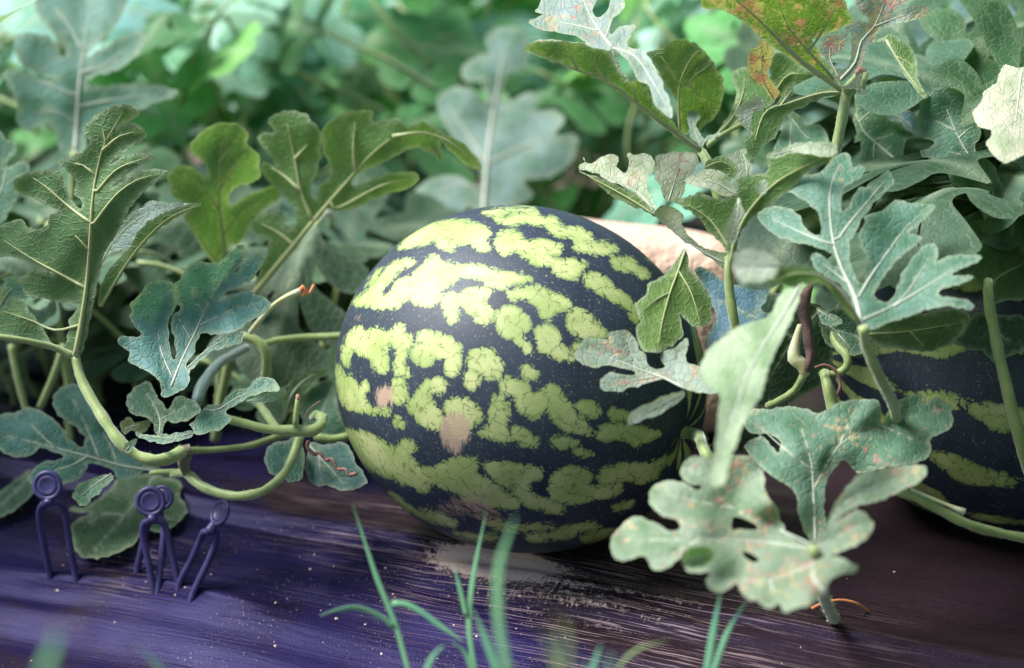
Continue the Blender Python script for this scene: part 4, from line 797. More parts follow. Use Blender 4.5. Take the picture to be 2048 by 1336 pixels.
# bright near leaf, edge-on
leaf(V3, [(1604,560),(1565,585),(1535,632),(1480,652),(1425,692),(1400,730),(1405,762),(1438,790),(1436,830),(1430,900),(1420,965),(1446,968),(1466,905),(1490,845),(1520,792),(1542,722),(1562,682),(1590,622)], [[(1600,570),(1560,640),(1500,740),(1460,860),(1432,960)]], 1.28, 1.15, (0.42,0.53,0.34), 0.15, 'top', cross=0.6, rib=0.0016, label='bright out-of-focus leaf curling towards us')
leaf(V3, RF([(1460,190),(1480,110),(1560,70),(1650,70),(1720,90),(1840,190),(1780,300),(1650,345),(1530,330),(1480,270)]), [RF([(1830,200),(1650,200),(1480,200)])], 1.24, 1.22, (0.72,0.74,0.64), 0.2, 'top', cross=0.7, rib=0.0008, label='blurred whitish leaf tip')
leaf(V3, RE([(350,1030),(440,940),(560,920),(690,940),(800,1040),(920,1090),(990,1190),(1070,1340),(1090,1400),(1000,1330),(880,1200),(780,1080),(620,1075),(540,1105),(440,1065),(360,1085)]), [RE([(1080,1390),(940,1150),(760,1010),(560,990),(380,1050)])], 1.28, 1.23, (0.10,0.19,0.055), 0.0, 'under', cross=0.2, rib=0.0018)
# big low leaf at the front and the one behind it, its shade put into a darker colour
leaf(V3, [(1625,1085),(1600,1040),(1590,985),(1557,960),(1520,933),(1497,905),(1490,890),(1520,872),(1545,890),(1556,905),(1562,885),(1540,868),(1505,868),(1488,848),(1495,822),(1537,818),(1575,813),(1610,818),(1640,825),(1675,805),(1710,800),(1745,797),(1761,812),(1763,845),(1787,807),(1840,787),(1848,806),(1875,796),(1903,815),(1899,857),(1862,876),(1864,900),(1845,922),(1800,930),(1760,938),(1715,945),(1690,920),(1675,930),(1655,960),(1648,1000),(1650,1050)],
     [[(1630,1080),(1627,1000),(1622,920),(1600,850)], [(1626,980),(1680,890),(1760,850),(1880,820)], [(1624,940),(1560,890),(1510,845)], [(1680,890),(1700,840),(1720,810)], [(1760,850),(1850,890)]],
     1.29, 1.37, (0.155,0.235,0.165), 0.56, 'top', cross=0.1, fold=0.12, rough=2.2, pil=2.2, rib=0.0016, label='spotted green leaf with shade put into its colour, just behind the big front leaf')
leaf(V3, [(1630,1090),(1650,1050),(1672,1005),(1700,965),(1730,945),(1790,932),(1845,930),(1853,945),(1840,965),(1805,980),(1762,1000),(1720,1012),(1690,1027),(1670,1045),(1692,1030),(1712,1020),(1735,1030),(1747,1050),(1740,1068),(1715,1090),(1680,1103),(1660,1112),(1685,1114),(1699,1127),(1716,1133),(1710,1145),(1685,1148),(1658,1162),(1648,1186),(1623,1207),(1589,1217),(1568,1224),(1556,1206),(1545,1218),(1530,1213),(1515,1200),(1500,1203),(1486,1188),(1474,1167),(1462,1176),(1431,1186),(1413,1165),(1419,1146),(1382,1145),(1365,1124),(1372,1100),(1358,1117),(1337,1135),(1312,1141),(1296,1125),(1284,1110),(1245,1122),(1225,1110),(1222,1080),(1242,1050),(1275,1032),(1305,1045),(1340,1060),(1360,1055),(1350,1037),(1320,1030),(1300,1005),(1300,980),(1325,962),(1355,962),(1390,977),(1404,973),(1375,965),(1360,950),(1372,922),(1400,911),(1425,917),(1462,910),(1500,912),(1518,930),(1530,955),(1532,985),(1555,1020),(1570,1060),(1590,1080),(1612,1088)],
     [[(1652,1190),(1625,1150),(1634,1095)], [(1634,1095),(1560,1060),(1470,1020),(1400,960),(1370,935)], [(1630,1100),(1530,1085),(1400,1080),(1250,1080)], [(1634,1090),(1700,1000),(1830,945)], [(1635,1095),(1690,1065),(1735,1045)], [(1622,1130),(1540,1160),(1440,1160)], [(1400,1080),(1340,1110),(1310,1125)], [(1470,1020),(1380,1000),(1320,985)], [(1540,1160),(1550,1195)]],
     1.18, 1.26, (0.25,0.335,0.225), 0.55, 'top', chord=((1620,1200),(1600,930)), cross=0.0, fold=0.22, rough=2.4, pil=2.4, rib=0.0022, holes=[RG([(1060,700),(1150,710),(1260,770),(1230,800),(1110,790),(1060,800)]), RG([(1140,970),(1210,990),(1275,1040),(1230,1060),(1160,1020)])], label='large pale spotted leaf hanging low in front, softly blurred')
leaf(V3, RG([(660,1060),(690,970),(760,920),(860,930),(920,980),(900,1040),(820,1100),(720,1110)]), [RG([(700,1050),(880,990)])], 1.16, 1.16, (0.14,0.26,0.10), 0.1, 'top', cross=0.4, rib=0.0006)
S(V3, 'petiole', [(1628,1100),(1640,1150),(1650,1200),(1668,1238)], [1.20,1.26,1.33,1.42], [0.0034,0.0036,0.0038,0.0042])
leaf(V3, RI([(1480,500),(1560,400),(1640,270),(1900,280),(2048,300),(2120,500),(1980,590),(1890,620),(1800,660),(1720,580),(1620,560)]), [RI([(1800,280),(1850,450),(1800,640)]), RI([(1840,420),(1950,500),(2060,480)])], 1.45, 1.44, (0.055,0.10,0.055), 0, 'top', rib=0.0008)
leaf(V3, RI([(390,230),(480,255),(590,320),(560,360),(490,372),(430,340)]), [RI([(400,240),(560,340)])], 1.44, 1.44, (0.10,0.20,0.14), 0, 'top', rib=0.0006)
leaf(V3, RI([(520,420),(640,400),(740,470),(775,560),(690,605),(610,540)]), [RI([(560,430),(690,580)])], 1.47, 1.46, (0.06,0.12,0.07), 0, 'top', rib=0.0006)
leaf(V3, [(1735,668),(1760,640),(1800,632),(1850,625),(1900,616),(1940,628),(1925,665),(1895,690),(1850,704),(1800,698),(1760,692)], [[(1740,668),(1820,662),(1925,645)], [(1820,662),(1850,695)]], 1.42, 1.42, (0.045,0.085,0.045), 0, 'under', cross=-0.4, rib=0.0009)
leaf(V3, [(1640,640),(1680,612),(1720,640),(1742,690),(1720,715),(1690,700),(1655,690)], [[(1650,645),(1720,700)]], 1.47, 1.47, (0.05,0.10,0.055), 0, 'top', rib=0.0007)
leaf(V3, [(1490,600),(1540,585),(1600,600),(1650,620),(1668,700),(1640,770),(1590,800),(1560,835),(1510,810),(1485,760),(1500,690)], [[(1640,620),(1580,690),(1520,790)], [(1590,680),(1540,640)]], 1.56, 1.55, (0.045,0.085,0.05), 0, 'top', rib=0.0008)  # dark leaf added to stand in for shade in this gap
# small things in the shade
S(V3, 'stem', [(1648,745),(1655,775),(1664,812),(1675,860)], [1.46,1.45,1.45,1.44], [0.0040,0.0040,0.0042,0.0042])
S(V3, 'stem', [(1655,640),(1671,685),(1694,712),(1692,735),(1670,748),(1645,748)], [1.48,1.47,1.46,1.46,1.46,1.46], [0.003,0.003,0.003,0.003,0.003,0.003])
S(V3, 'tendril', [(1630,735),(1650,730),(1671,742),(1681,768),(1672,795)], 1.45, [0.0010,0.0012,0.0013,0.0012,0.0009], DRY, step=0.002)
S(V3, 'flower_stalk', [(1608,748),(1590,780),(1560,800),(1535,812)], [1.42,1.43,1.44,1.45], [0.0028,0.0024,0.0026,0.0028])
S(V3, 'ovary', [(1611,752),(1604,730),(1588,715),(1590,690),(1600,650)], 1.42, [0.003,0.0048,0.0050,0.0036,0.002], OVARY, label='pale shrunken young fruit below the wilted flower')
S(V3, 'wilted_flower', [(1612,742),(1620,712),(1616,680),(1612,645),(1604,615),(1610,588),(1624,570)], 1.412, [0.002,0.0030,0.0038,0.0034,0.0046,0.0040,0.0012], PETAL_DEAD, wob=0.35, label='dark withered flower hanging in the shade')
S(V3, 'stem', [(1800,985),(1830,994),(1880,1020),(1933,1047),(1990,1064),(2060,1078)], [1.36,1.36,1.36,1.36,1.37,1.38], 0.0034)
S(V3, 'tendril', [(1822,978),(1860,995),(1900,1012),(1928,1024)], 1.35, [0.0012,0.0012,0.0013,0.0026], OVARY)
Z8 = lambda l: Z(1348, 876, 2.904, l)
S(V3, 'tendril', Z8([(800,990),(850,965),(960,940),(1060,960),(1130,1010),(1175,1060)]), [1.43,1.43,1.43,1.43,1.44,1.44], [0.0014,0.0012,0.0010,0.0010,0.0010,0.0008], ORANGE, label='thin orange tendril on the dark film')

# ---- the two broad blurred leaves of the vines behind
V4 = empty('watermelon_vine', tuple(P(975, 700, 2.05) * [1, 1, 0]), 'blurred vine with a tall pale leaf standing straight behind the big melon', 'vine', 'watermelon vines')
Z2 = lambda l: Z(600, 0, 2.904, l)
leaf(V4, Z2([(1050,1300),(980,1200),(900,1290),(720,1290),(650,1200),(680,1090),(820,1020),(950,1030),(1020,1110),(1050,1000),(960,880),(860,760),(800,640),(800,560),(900,500),(1000,520),(1080,600),(1080,480),(960,470),(940,380),(1050,320),(1100,300),(1080,210),(1180,150),(1300,170),(1340,260),(1300,400),(1200,440),(1180,600),(1300,540),(1400,560),(1350,640),(1480,640),(1540,700),(1480,780),(1600,780),(1620,840),(1570,950),(1450,1030),(1300,1050),(1360,1120),(1300,1180),(1150,1230)]), [Z2([(1060,1290),(1090,900),(1130,600),(1170,380),(1200,200)]), Z2([(1085,950),(960,760),(850,600)]), Z2([(1090,950),(1300,850),(1560,820)]), Z2([(1120,620),(1040,440)]), Z2([(1075,1100),(900,1080),(720,1180)])], 1.98, 2.06, (0.27,0.40,0.36), 0, 'top', step=10, grid=20, rib=0.0036, label='tall pale blue-green leaf, out of focus')
S(V4, 'petiole', [(967,440),(966,520),(970,640)], [1.98,1.99,2.02], 0.004)
V5 = empty('watermelon_vine', tuple(P(150, 640, 1.92) * [1, 1, 0]), 'blurred vine with a large pale-ribbed leaf in the top left corner', 'vine', 'watermelon vines')
Z1 = lambda l: Z(0, 0, 2.904, l)
leaf(V5, Z1([(440,900),(350,880),(330,800),(290,720),(160,760),(90,700),(100,620),(60,520),(20,430),(60,400),(180,430),(280,470),(330,460),(160,400),(100,330),(80,220),(150,190),(300,220),(360,330),(380,280),(280,160),(210,60),(230,-60),(480,-100),(740,-60),(720,60),(650,170),(560,260),(510,330),(700,220),(830,180),(835,260),(780,340),(700,400),(560,440),(510,490),(600,500),(800,480),(1020,520),(1020,560),(900,600),(800,640),(700,640),(560,700),(500,780),(500,860)]), [Z1([(435,890),(460,500),(490,250),(530,-40)]), Z1([(470,420),(600,380),(780,250)]), Z1([(455,560),(300,500),(120,430)]), Z1([(450,620),(650,580),(980,540)]), Z1([(480,300),(400,150),(300,20)]), Z1([(440,720),(330,650),(160,660)])], 1.80, 1.84, (0.20,0.299,0.26), 0, 'top', step=8, grid=16, rib=0.003, label='large blurred leaf with a cream midrib')
S(V5, 'petiole', [(150,305),(146,400),(140,560)], [1.80,1.82,1.86], 0.004)
leaf(V5, Z(0,160,4,[(-120,1150),(-120,400),(60,470),(120,500),(130,560),(90,620),(30,690),(60,700),(180,650),(240,690),(220,750),(140,800),(140,930),(60,1080),(0,1150)]), [Z(0,160,4,[(-100,1100),(20,850),(60,600)])], 1.66, 1.68, (0.19,0.28,0.23), 0, 'top', label='pale leaf cut by the left edge')
leaf(V5, [(20,610),(40,600),(75,620),(110,600),(112,625),(80,650),(60,660),(30,640)], [[(30,620),(100,612)]], 1.62, 1.62, (0.13,0.2,0.15), 0, 'top', tubes=False)

# ---- generic leaves for the background vines
def proto(seed, L=0.13):
    r = np.random.default_rng(seed)
    def sidepts(sg):
        pts = [(0.012 * sg, 0.0)]
        for t, ln, an in ((0.16, 0.40, 68), (0.40, 0.50, 56), (0.64, 0.36, 44)):
            ln *= r.uniform(0.8, 1.15); an = math.radians(an + r.uniform(-8, 8)); w = 0.10 * r.uniform(0.85, 1.3)
            d = np.array([math.sin(an) * sg, math.cos(an)]); n = np.array([-d[1] * sg, d[0] * sg]) * -1
            b = np.array([0, t])
            pts += [tuple(b + d * 0.09 + n * w * 0.55), tuple(b + d * ln * 0.5 + n * w * 0.9), tuple(b + d * ln * 0.82 + n * w * 1.15), tuple(b + d * ln * 1.0 + n * w * 0.3),
                    tuple(b + d * ln * 0.96 - n * w * 0.7), tuple(b + d * ln * 0.66 - n * w * 1.05), tuple(b + d * ln * 0.36 - n * w * 0.75), tuple(b + d * 0.12 - n * w * 0.6)]
        pts += [(0.05 * sg, 0.80), (0.14 * sg, 0.88), (0.13 * sg, 0.98)]
        return pts
    R_, L_ = sidepts(1), sidepts(-1)
    out = np.array(R_ + [(0.0, 1.06)] + L_[::-1]) * L
    og = crom(out, L * 0.03)
    g = np.stack(np.meshgrid(np.arange(-0.6, 0.6, 0.055), np.arange(0, 1.1, 0.055)), -1).reshape(-1, 2) * L
    g = g + r.uniform(-0.3, 0.3, g.shape) * 0.055 * L
    g = g[inside(g, og)]; dE, _ = dist_line(g, og, True); g = g[dE > L * 0.02]
    V, _, F, *_ = delaunay_2d_cdt([Vector(q) for q in og] + [Vector(q) for q in g], [(i, (i + 1) % len(og)) for i in range(len(og))], [], 0, 1e-6)
    xy = np.array([tuple(q) for q in V]); F = np.array([tuple(q) for q in F]); F = F[inside(xy[F].mean(1), og)]
    used = np.unique(F); mp = -np.ones(len(xy), int); mp[used] = np.arange(len(used)); xy = xy[used]; F = mp[F]
    a, b, c = xy[F[:, 0]], xy[F[:, 1]], xy[F[:, 2]]
    cr = (b[:, 0] - a[:, 0]) * (c[:, 1] - a[:, 1]) - (b[:, 1] - a[:, 1]) * (c[:, 0] - a[:, 0]); fl = cr < 0; F[fl] = F[fl][:, ::-1]
    t = xy[:, 1] / L; w = np.abs(xy[:, 0]) / L
    z = (-0.28 * t * t + 0.12 * t + r.uniform(-0.35, 0.15) * w + 0.035 * Noise(seed, 14, 8, 2)(xy / L * 0.6)) * L
    vm = np.exp(-(np.abs(xy[:, 0]) / (0.022 * L)) ** 2)
    eD, _ = dist_line(xy, og, True)
    me = mesh_obj('leaf', np.c_[xy, z], F, LEAF, attrs={'vein': vm, 'edge': 0.25 * np.exp(-eD / 0.0012), 'lc': np.c_[xy, 0 * z]})
    data = me.data; bpy.data.objects.remove(me)
    pv, pf = tube_mesh([(0, 0, 0), (0, -0.03, -0.012), (0.004, -0.06, -0.045), (0.006, -0.075, -0.10)], [0.0022, 0.0022, 0.0025, 0.0028], 0.012, 6)
    pm = mesh_obj('petiole', pv, pf, STEM); pd = pm.data; bpy.data.objects.remove(pm)
    return data, pd
PROTO = [proto(100 + i) for i in range(9)]

def scatter(vine, cx, d_lo, d_hi, wpx, y_lo, y_hi, n, zmin=0.03, zmax=0.46, cols=None, sc=(0.85, 1.45), pet=True, lift=0.75, xmin=-9999, gain=1.0):
    cols = cols or [(0.14,0.28,0.20), (0.09,0.26,0.07), (0.26,0.38,0.31), (0.045,0.14,0.04), (0.17,0.31,0.28), (0.15,0.32,0.07), (0.05,0.17,0.08), (0.32,0.42,0.36)]
    k = tries = 0
    while k < n and tries < n * 60:
        tries += 1
        x = random.gauss(cx, wpx * 0.5); y = random.uniform(y_lo, y_hi); d = random.uniform(d_lo, d_hi)
        p = P(x, y, d)
        if not (zmin < p[2] < zmax) or x < xmin: continue
        me, pd = random.choice(PROTO)
        o = bpy.data.objects.new('leaf', me); col.objects.link(o)
        up = Vector((random.gauss(-0.28, 0.45), -0.42 + random.gauss(0, 0.35), lift)).normalized()      # blade normal
        dirv = Vector((random.gauss(0, 0.8), random.gauss(0.2, 0.5), random.gauss(0.7, 0.5)))
        y_ax = (dirv - up * dirv.dot(up)).normalized(); x_ax = y_ax.cross(up)
        s = random.uniform(*sc)
        M = Matrix((x_ax, y_ax, up)).transposed().to_4x4() @ Matrix.Scale(s, 4)
        M.translation = Vector(p) - Vector(vine.location)
        o.parent = vine; o.matrix_basis = M
        c = random.choice(cols); j = random.uniform(0.8, 1.25) * gain
        o.color = (c[0] * j * 0.82, c[1] * j * 0.98, c[2] * j * 1.0, 0.0 if random.random() < 0.7 else 0.2)
        if not pet:
            k += 1; continue
        q = bpy.data.objects.new('petiole', pd); col.objects.link(q); q.parent = o
        k += 1

BGV = [  # label, centre column, depth range, spread, rows, leaves
 ('far blurred vine, leftmost of the background row', -60, 2.0, 3.0, 320, (-60, 420), 34),
 ('far blurred vine above the upright left leaf', 330, 2.0, 3.0, 300, (-60, 420), 40),
 ('far blurred vine above the yellow-ribbed leaf', 620, 2.1, 3.4, 300, (-60, 380), 44),
 ('far blurred vine left of the tall pale leaf', 850, 2.2, 3.6, 260, (-60, 380), 40),
 ('far blurred vine right of the tall pale leaf', 1180, 2.1, 3.4, 280, (-60, 440), 46),
 ('far blurred vine behind the crinkled green leaf', 1420, 2.0, 3.0, 280, (-60, 420), 40),
 ('far blurred vine behind the snapped stem tips', 1720, 1.95, 2.9, 280, (-60, 460), 40),
 ('far blurred vine, rightmost of the background row', 2040, 1.9, 2.8, 300, (-60, 520), 40),
 ('farthest hazy vine along the middle of the top edge', 1000, 3.4, 5.0, 1300, (-60, 160), 60),
]
for lab, cx, a, b_, w, (y0, y1), n in BGV:
    base = P(cx, 330, (a + b_) / 2); base[2] = 0.0
    v = empty('watermelon_vine', tuple(base), lab, 'vine', 'watermelon vines')
    scatter(v, cx, a, b_, w, y0, y1, int(n * 1.25), gain=1.6)
    run = [base + np.array([-0.35, -0.15, 0.012]), base + np.array([-0.1, 0.02, 0.02]), base + np.array([0.15, -0.05, 0.015]), base + np.array([0.4, 0.1, 0.012])]
    stem_part(v, 'stem', run, 0.004, step=0.03)
# darker undergrowth just behind the left leaves and the right vine
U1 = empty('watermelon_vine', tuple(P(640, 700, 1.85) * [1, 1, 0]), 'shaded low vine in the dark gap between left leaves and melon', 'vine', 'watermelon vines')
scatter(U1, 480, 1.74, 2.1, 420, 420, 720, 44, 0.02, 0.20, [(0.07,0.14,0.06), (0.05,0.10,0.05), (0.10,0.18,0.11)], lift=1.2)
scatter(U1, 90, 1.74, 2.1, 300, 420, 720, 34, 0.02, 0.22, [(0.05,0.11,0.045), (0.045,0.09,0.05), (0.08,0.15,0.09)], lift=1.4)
U2 = empty('watermelon_vine', tuple(P(1800, 620, 1.75) * [1, 1, 0]), 'shaded vine filling the gaps behind the spotted right leaves, with leaves added to shade the melon', 'vine', 'watermelon vines')
scatter(U2, 1960, 1.47, 1.62, 240, 140, 330, 12, 0.26, 0.40, [(0.06,0.13,0.05), (0.09,0.17,0.10)], lift=1.4, xmin=1760, sc=(1.1, 1.6), pet=False)  # overhead leaves added to shade the second melon
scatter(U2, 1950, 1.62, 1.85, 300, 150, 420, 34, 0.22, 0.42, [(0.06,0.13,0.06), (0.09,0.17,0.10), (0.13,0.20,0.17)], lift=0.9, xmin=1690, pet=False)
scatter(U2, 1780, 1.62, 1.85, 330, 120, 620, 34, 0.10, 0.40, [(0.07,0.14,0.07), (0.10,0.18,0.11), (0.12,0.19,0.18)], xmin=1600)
U3 = empty('watermelon_vine', tuple(P(2300, 700, 1.6) * [1, 1, 0]), 'unseen vine beyond the lower right edge, with leaves added to block light', 'vine', 'watermelon vines')
scatter(U3, 2650, 1.25, 1.7, 260, 150, 900, 34, 0.06, 0.42)
scatter(U3, 2900, 0.95, 1.35, 220, 450, 1300, 34, 0.0, 0.42, xmin=2680)  # leaf mass out of view, added to block light from the right front
scatter(U2, 2010, 1.42, 1.58, 260, 290, 410, 16, 0.25, 0.36, [(0.05,0.10,0.05), (0.07,0.13,0.08)], lift=4.0, xmin=1800, pet=False)  # flat dark leaves added to keep the sky off the second melon
U5 = empty('watermelon_vine', tuple(P(2150, 600, 1.55) * [1, 1, 0]), 'unseen leaf canopy added above the top edge to shade the right side', 'vine', 'watermelon vines')
scatter(U5, 2330, 1.25, 1.75, 420, -640, -270, 44, 0.42, 0.75, pet=False)  # leaves out of view, added to cast shade on the right side
U4 = empty('watermelon_vine', tuple(P(-350, 700, 1.8) * [1, 1, 0]), 'vine running out of the picture at the left edge', 'vine', 'watermelon vines')
scatter(U4, -480, 1.5, 2.2, 200, 200, 800, 24, 0.04, 0.35)

# ------------------------------------------------------------------ tan paper sack behind the melon
def sack():
    V, F = [], []
    c = P(1185, 645, 1.76)
    n, m = 48, 30
    hw, hh, hd = 0.140, 0.092, 0.06
    for i in range(m + 1):
        th = -math.pi / 2 + math.pi * i / m
        for j in range(n):
            ph = 2 * math.pi * j / n
            f = lambda q, e: math.copysign(abs(q) ** e, q)
            x = f(math.cos(th), 0.45) * f(math.cos(ph), 0.5); y = f(math.cos(th), 0.45) * f(math.sin(ph), 0.6); z = f(math.sin(th), 0.40)
            V.append((x * hw, y * hd, z * hh))
    V = np.array(V)
    V = V + 0.005 * np.stack([Noise(5, 30)(V), Noise(6, 30)(V), Noise(7, 24)(V)], 1)
    for i in range(m):
        for j in range(n):
            a, b = i * n + j, i * n + (j + 1) % n
            F.append((a, b, b + n, a + n))
    o = mesh_obj('paper_sack', V, F, PAPER)
    o.location = c; o.rotation_euler = (math.radians(-8), math.radians(3), math.radians(-4))
    tag(o, 'pale pinkish tan sack lying behind the big melon', 'sack')
sack()

# ------------------------------------------------------------------ plastic pegs
def torus(c, u, v, n, R, r, seg=36, sg=10):
    V, F = [], []
    for i in range(seg):
        a = 2 * math.pi * i / seg; dr = u * math.cos(a) + v * math.sin(a)
        for k in range(sg):
            b = 2 * math.pi * k / sg
            V.append(c + dr * (R + r * math.cos(b)) + n * (r * math.sin(b)))
    for i in range(seg):
        for k in range(sg):
            F.append((i * sg + k, ((i + 1) % seg) * sg + k, ((i + 1) % seg) * sg + (k + 1) % sg, i * sg + (k + 1) % sg))
    return V, F
def disc(c, u, v, n, R, t, seg=36):
    V, F = [], []
    prof = [(0.0, t), (R * 0.55, t), (R * 0.62, t * 1.35), (R * 0.72, t * 1.35), (R * 0.80, t * 0.9), (R, t * 0.6), (R, -t * 0.6), (R * 0.8, -t), (0.0, -t)]
    for rr, zz in prof:
        for i in range(seg):
            a = 2 * math.pi * i / seg
            V.append(c + (u * math.cos(a) + v * math.sin(a)) * max(rr, 1e-5) + n * zz)
    for p_ in range(len(prof) - 1):
        for i in range(seg):
            F.append((p_ * seg + i, p_ * seg + (i + 1) % seg, (p_ + 1) * seg + (i + 1) % seg, (p_ + 1) * seg + i))
    return V, F
def peg(head, hr, turn, left, right, d, ends, label):
    """head centre, its radius, turn about the shaft (deg), the two prong paths from the arch down (pixels at depth d)"""
    k = d / FPX
    (lx, ly), (rx, ry) = ends
    bl, dl = on_bed(lx, ly); br, dr_ = on_bed(rx, ry)
    root = empty('ground_peg', tuple((bl + br) / 2), label, 'peg', 'plastic pegs in the film')
    a = math.radians(turn)
    mid = (np.array(left[0]) + np.array(right[0])) / 2
    v = P(*head, d) - P(*mid, d); v /= np.linalg.norm(v)
    u = np.cross(v, -FWD); u /= np.linalg.norm(u); u = u * math.cos(a) - FWD * math.sin(a)
    if u @ RGT < 0: u = -u
    nn = np.cross(u, v); nn = -nn if nn @ FWD > 0 else nn
    c = P(*head, d)
    V, F = disc(c, u, v, nn, hr * k * 0.80, 0.0013); mesh_obj('head', V, F, PEG, root)
    V, F = torus(c, u, v, nn, hr * k * 0.84, hr * k * 0.17); mesh_obj('rim', V, F, PEG, root)
    arch = left[0]
    nk0 = c - v * hr * k * 0.9
    stem_part(root, 'neck', [nk0 + (P(*mid, d) - nk0) * -0.1, P(*mid, d)], [0.0032, 0.0046], PEG, 0, 12, 0.002)
    for path, base, dd in ((left, bl, dl), (right, br, dr_)):
        n_ = len(path)
        pts = [P(x, y, d + (dd - d) * (i / n_) ** 1.2) for i, (x, y) in enumerate(path)] + [base, base - UPV * 0.02]
        stem_part(root, 'prong', pts, [0.0032] + [0.0028] * (len(pts) - 3) + [0.0026, 0.0014], PEG, 0, 10, 0.004)
    return root
peg((95, 971), 31, 4, [(97,1005),(85,1010),(79,1030),(86,1080)], [(97,1005),(120,1006),(130,1025),(138,1080)], 1.545, ((100,1153),(152,1158)), 'indigo plastic peg standing alone, leftmost of the four')
peg((324, 995), 25, 12, [(316,1035),(300,1040),(292,1060),(283,1100)], [(316,1035),(326,1040),(328,1065),(323,1120)], 1.560, ((274,1146),(316,1178)), 'indigo plastic peg half hidden behind another peg')
peg((301, 1003), 31, 0, [(305,1041),(290,1044),(285,1065),(294,1110)], [(305,1041),(322,1042),(333,1060),(343,1105)], 1.535, ((307,1181),(356,1163)), 'indigo plastic peg in front of another, its prongs crossing')
peg((440, 1026), 28, 48, [(420,1063),(408,1064),(402,1075),(385,1115)], [(420,1063),(430,1062),(433,1075),(420,1115)], 1.525, ((358,1170),(383,1197)), 'indigo plastic peg leaning right with its head turned sideways')

# ------------------------------------------------------------------ grass in the furrow
ZG = lambda l: Z(600, 980, 2.2756, l)
def blade(parent, pts, d, w, mat=None, root=True):
    """tapered folded strip along a pixel path (base first); w = width in pixels"""
    p = crom(np.array(pts, float), 12, closed=False)
    n = len(p); D = np.linspace(d[0], d[1], n) if np.ndim(d) else np.full(n, d)
    W = Parr(p, D)
    if root:
        b0 = W[0]; gz = -0.235
        ext = [np.array([b0[0] * 1.0 + 0.004 * k, b0[1] + 0.004 * k, b0[2] + (gz - b0[2]) * k / 6]) for k in range(6, 0, -1)]
        W = np.vstack([ext, W]); 
    n = len(W); t = np.gradient(W, axis=0); t /= np.linalg.norm(t, axis=1)[:, None]
    V, F = [], []
    for i in range(n):
        s = i / (n - 1); wd = w * 0.45 * np.mean(D) / FPX * min(1.0, (1 - s) * 2.6 + 0.06)
        side = np.cross(t[i], FWD); side /= np.linalg.norm(side) + 1e-9
        side = side * 0.9 + FWD * 0.35
        V += [W[i] - side * wd, W[i] + FWD * wd * 0.45, W[i] + side * wd]
    for i in range(n - 1):
        for k in range(2):
            a = i * 3 + k; F.append((a, a + 1, a + 4, a + 3))
    o = mesh_obj('blade', V, F, mat or GRASS, parent)
    md = o.modifiers.new('thickness', 'SOLIDIFY'); md.thickness = 0.0003
    return o
def tuft(label, px_, d, items):
    b0 = P(px_, 1336, d)
    e = empty('grass_tuft', (b0[0], b0[1], -0.235), label, 'grass', 'grass tufts in front of the film')
    for pts, dd, w, mat, rt in items: blade(e, pts, dd, w, mat, rt)
tuft('tall grass with two arching side blades, left of centre', 815, 1.25, [
  (ZG([(495,830),(460,700),(430,600),(350,400),(290,220),(240,65)]), 1.25, 13, GRASS, True),
  (ZG([(430,630),(390,590),(300,545),(240,535),(160,550),(90,572)]), 1.25, 13, GRASS, False),
  (ZG([(412,515),(480,518),(560,560),(640,620),(760,700)]), 1.25, 13, GRASS, False)])
tuft('pair of upright grass blades before the soil patch', 945, 1.25, [
  (ZG([(797,830),(770,640),(775,500),(800,330),(850,90)]), 1.25, 13, GRASS, True),
  (ZG([(757,580),(735,480),(700,340)]), 1.25, 11, GRASS, False),
  (ZG([(690,690),(750,740),(790,830)])[::-1], 1.22, 14, GRASS, True),
  (ZG([(785,545),(830,640),(900,830)])[::-1], 1.15, 20, GRASS, True)])
tuft('broad blurred blue-green grass blade in front of the melon', 1010, 0.98, [
  (ZG([(945,830),(910,640),(900,500),(910,330),(985,110)]), 0.98, 22, GRASS, True)])
tuft('short grass blade at the bottom edge left of the pair', 855, 1.15, [
  (ZG([(570,830),(610,750),(665,700)]), 1.15, 13, GRASS, True)])
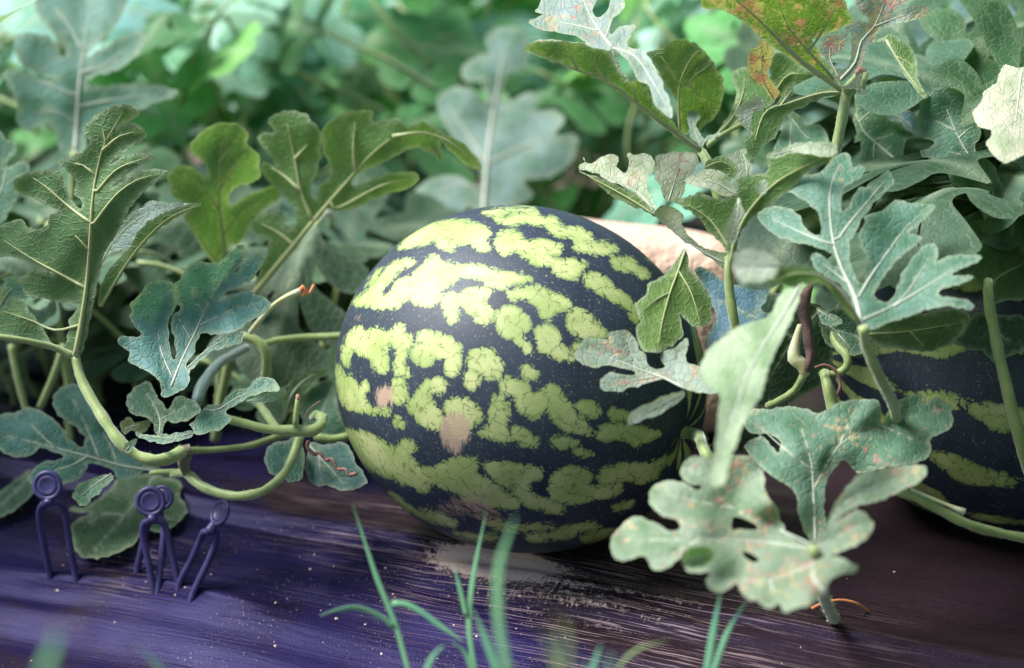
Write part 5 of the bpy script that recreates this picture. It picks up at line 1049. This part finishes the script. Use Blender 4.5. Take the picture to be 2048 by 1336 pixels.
tuft('very blurred yellowish grass stalk right of centre', 1100, 0.85, [
  (ZG([(1180,830),(1150,740),(1090,620)]), 0.85, 11, GRASS_Y, True), (ZG([(1200,830),(1205,720),(1190,560)]), 0.74, 16, GRASS_Y, True)])
tuft('low grass tips at the bottom edge right of centre', 1190, 1.1, [
  (ZG([(1330,830),(1350,760),(1372,695)]), 1.1, 13, GRASS, True), (ZG([(1300,830),(1310,770)]), 1.0, 14, GRASS, True),
  (ZG([(1440,830),(1480,770),(1560,715),(1690,680)]), 1.1, 7, GRASS_Y, True), (ZG([(1400,830),(1420,720)]), 0.95, 9, GRASS, True)])
tuft('two crossing grass blades below the big spotted leaf', 1415, 1.2, [
  (ZG([(1850,830),(1885,620),(1915,470)]), 1.18, 16, GRASS, True), (ZG([(1880,830),(1945,650),(2035,500)]), 1.2, 13, GRASS, True)])
tuft('soft blurred grass tip in the lower left corner', 100, 0.72, [([(85,1345),(105,1300),(120,1255)], 0.72, 26, GRASS, True)])
tuft('small green grass tip at the bottom left', 310, 1.0, [([(325,1345),(300,1315),(278,1298)], 1.0, 12, GRASS, True)])

# ------------------------------------------------------------------ soil grains on the film
def grains():
    V, F = [], []
    base = np.array([(1,0,0),(-1,0,0),(0,1,0),(0,-1,0),(0,0,1),(0,0,-1)], float)
    tri = [(0,2,4),(2,1,4),(1,3,4),(3,0,4),(2,0,5),(1,2,5),(3,1,5),(0,3,5)]
    spots = [(1010,1122,40,16,60)] + [(930,1115,80,25,50)] + [(1150,1190,260,70,130), (280,1120,90,50,50), (900,1080,160,40,50), (500,1200,500,100,60)]
    for cx, cy, sx, sy, n in spots:
        for _ in range(n):
            x, y = random.gauss(cx, sx), random.gauss(cy, sy)
            if not (990 < y < 1420): continue
            p, _ = on_bed(x, y)
            r = abs(random.gauss(0.0007, 0.0005)) + 0.0003
            o = len(V)
            for q in base: V.append(p + q * r * np.array([random.uniform(.7, 1.4), random.uniform(.7, 1.4), 0.7]))
            F += [tuple(i + o for i in t) for t in tri]
    o = mesh_obj('soil_grains', V, F, GRAIN, smooth=False)
    o['kind'] = 'stuff'; tag(o, 'loose sandy soil crumbs strewn on the film', 'soil')
grains()
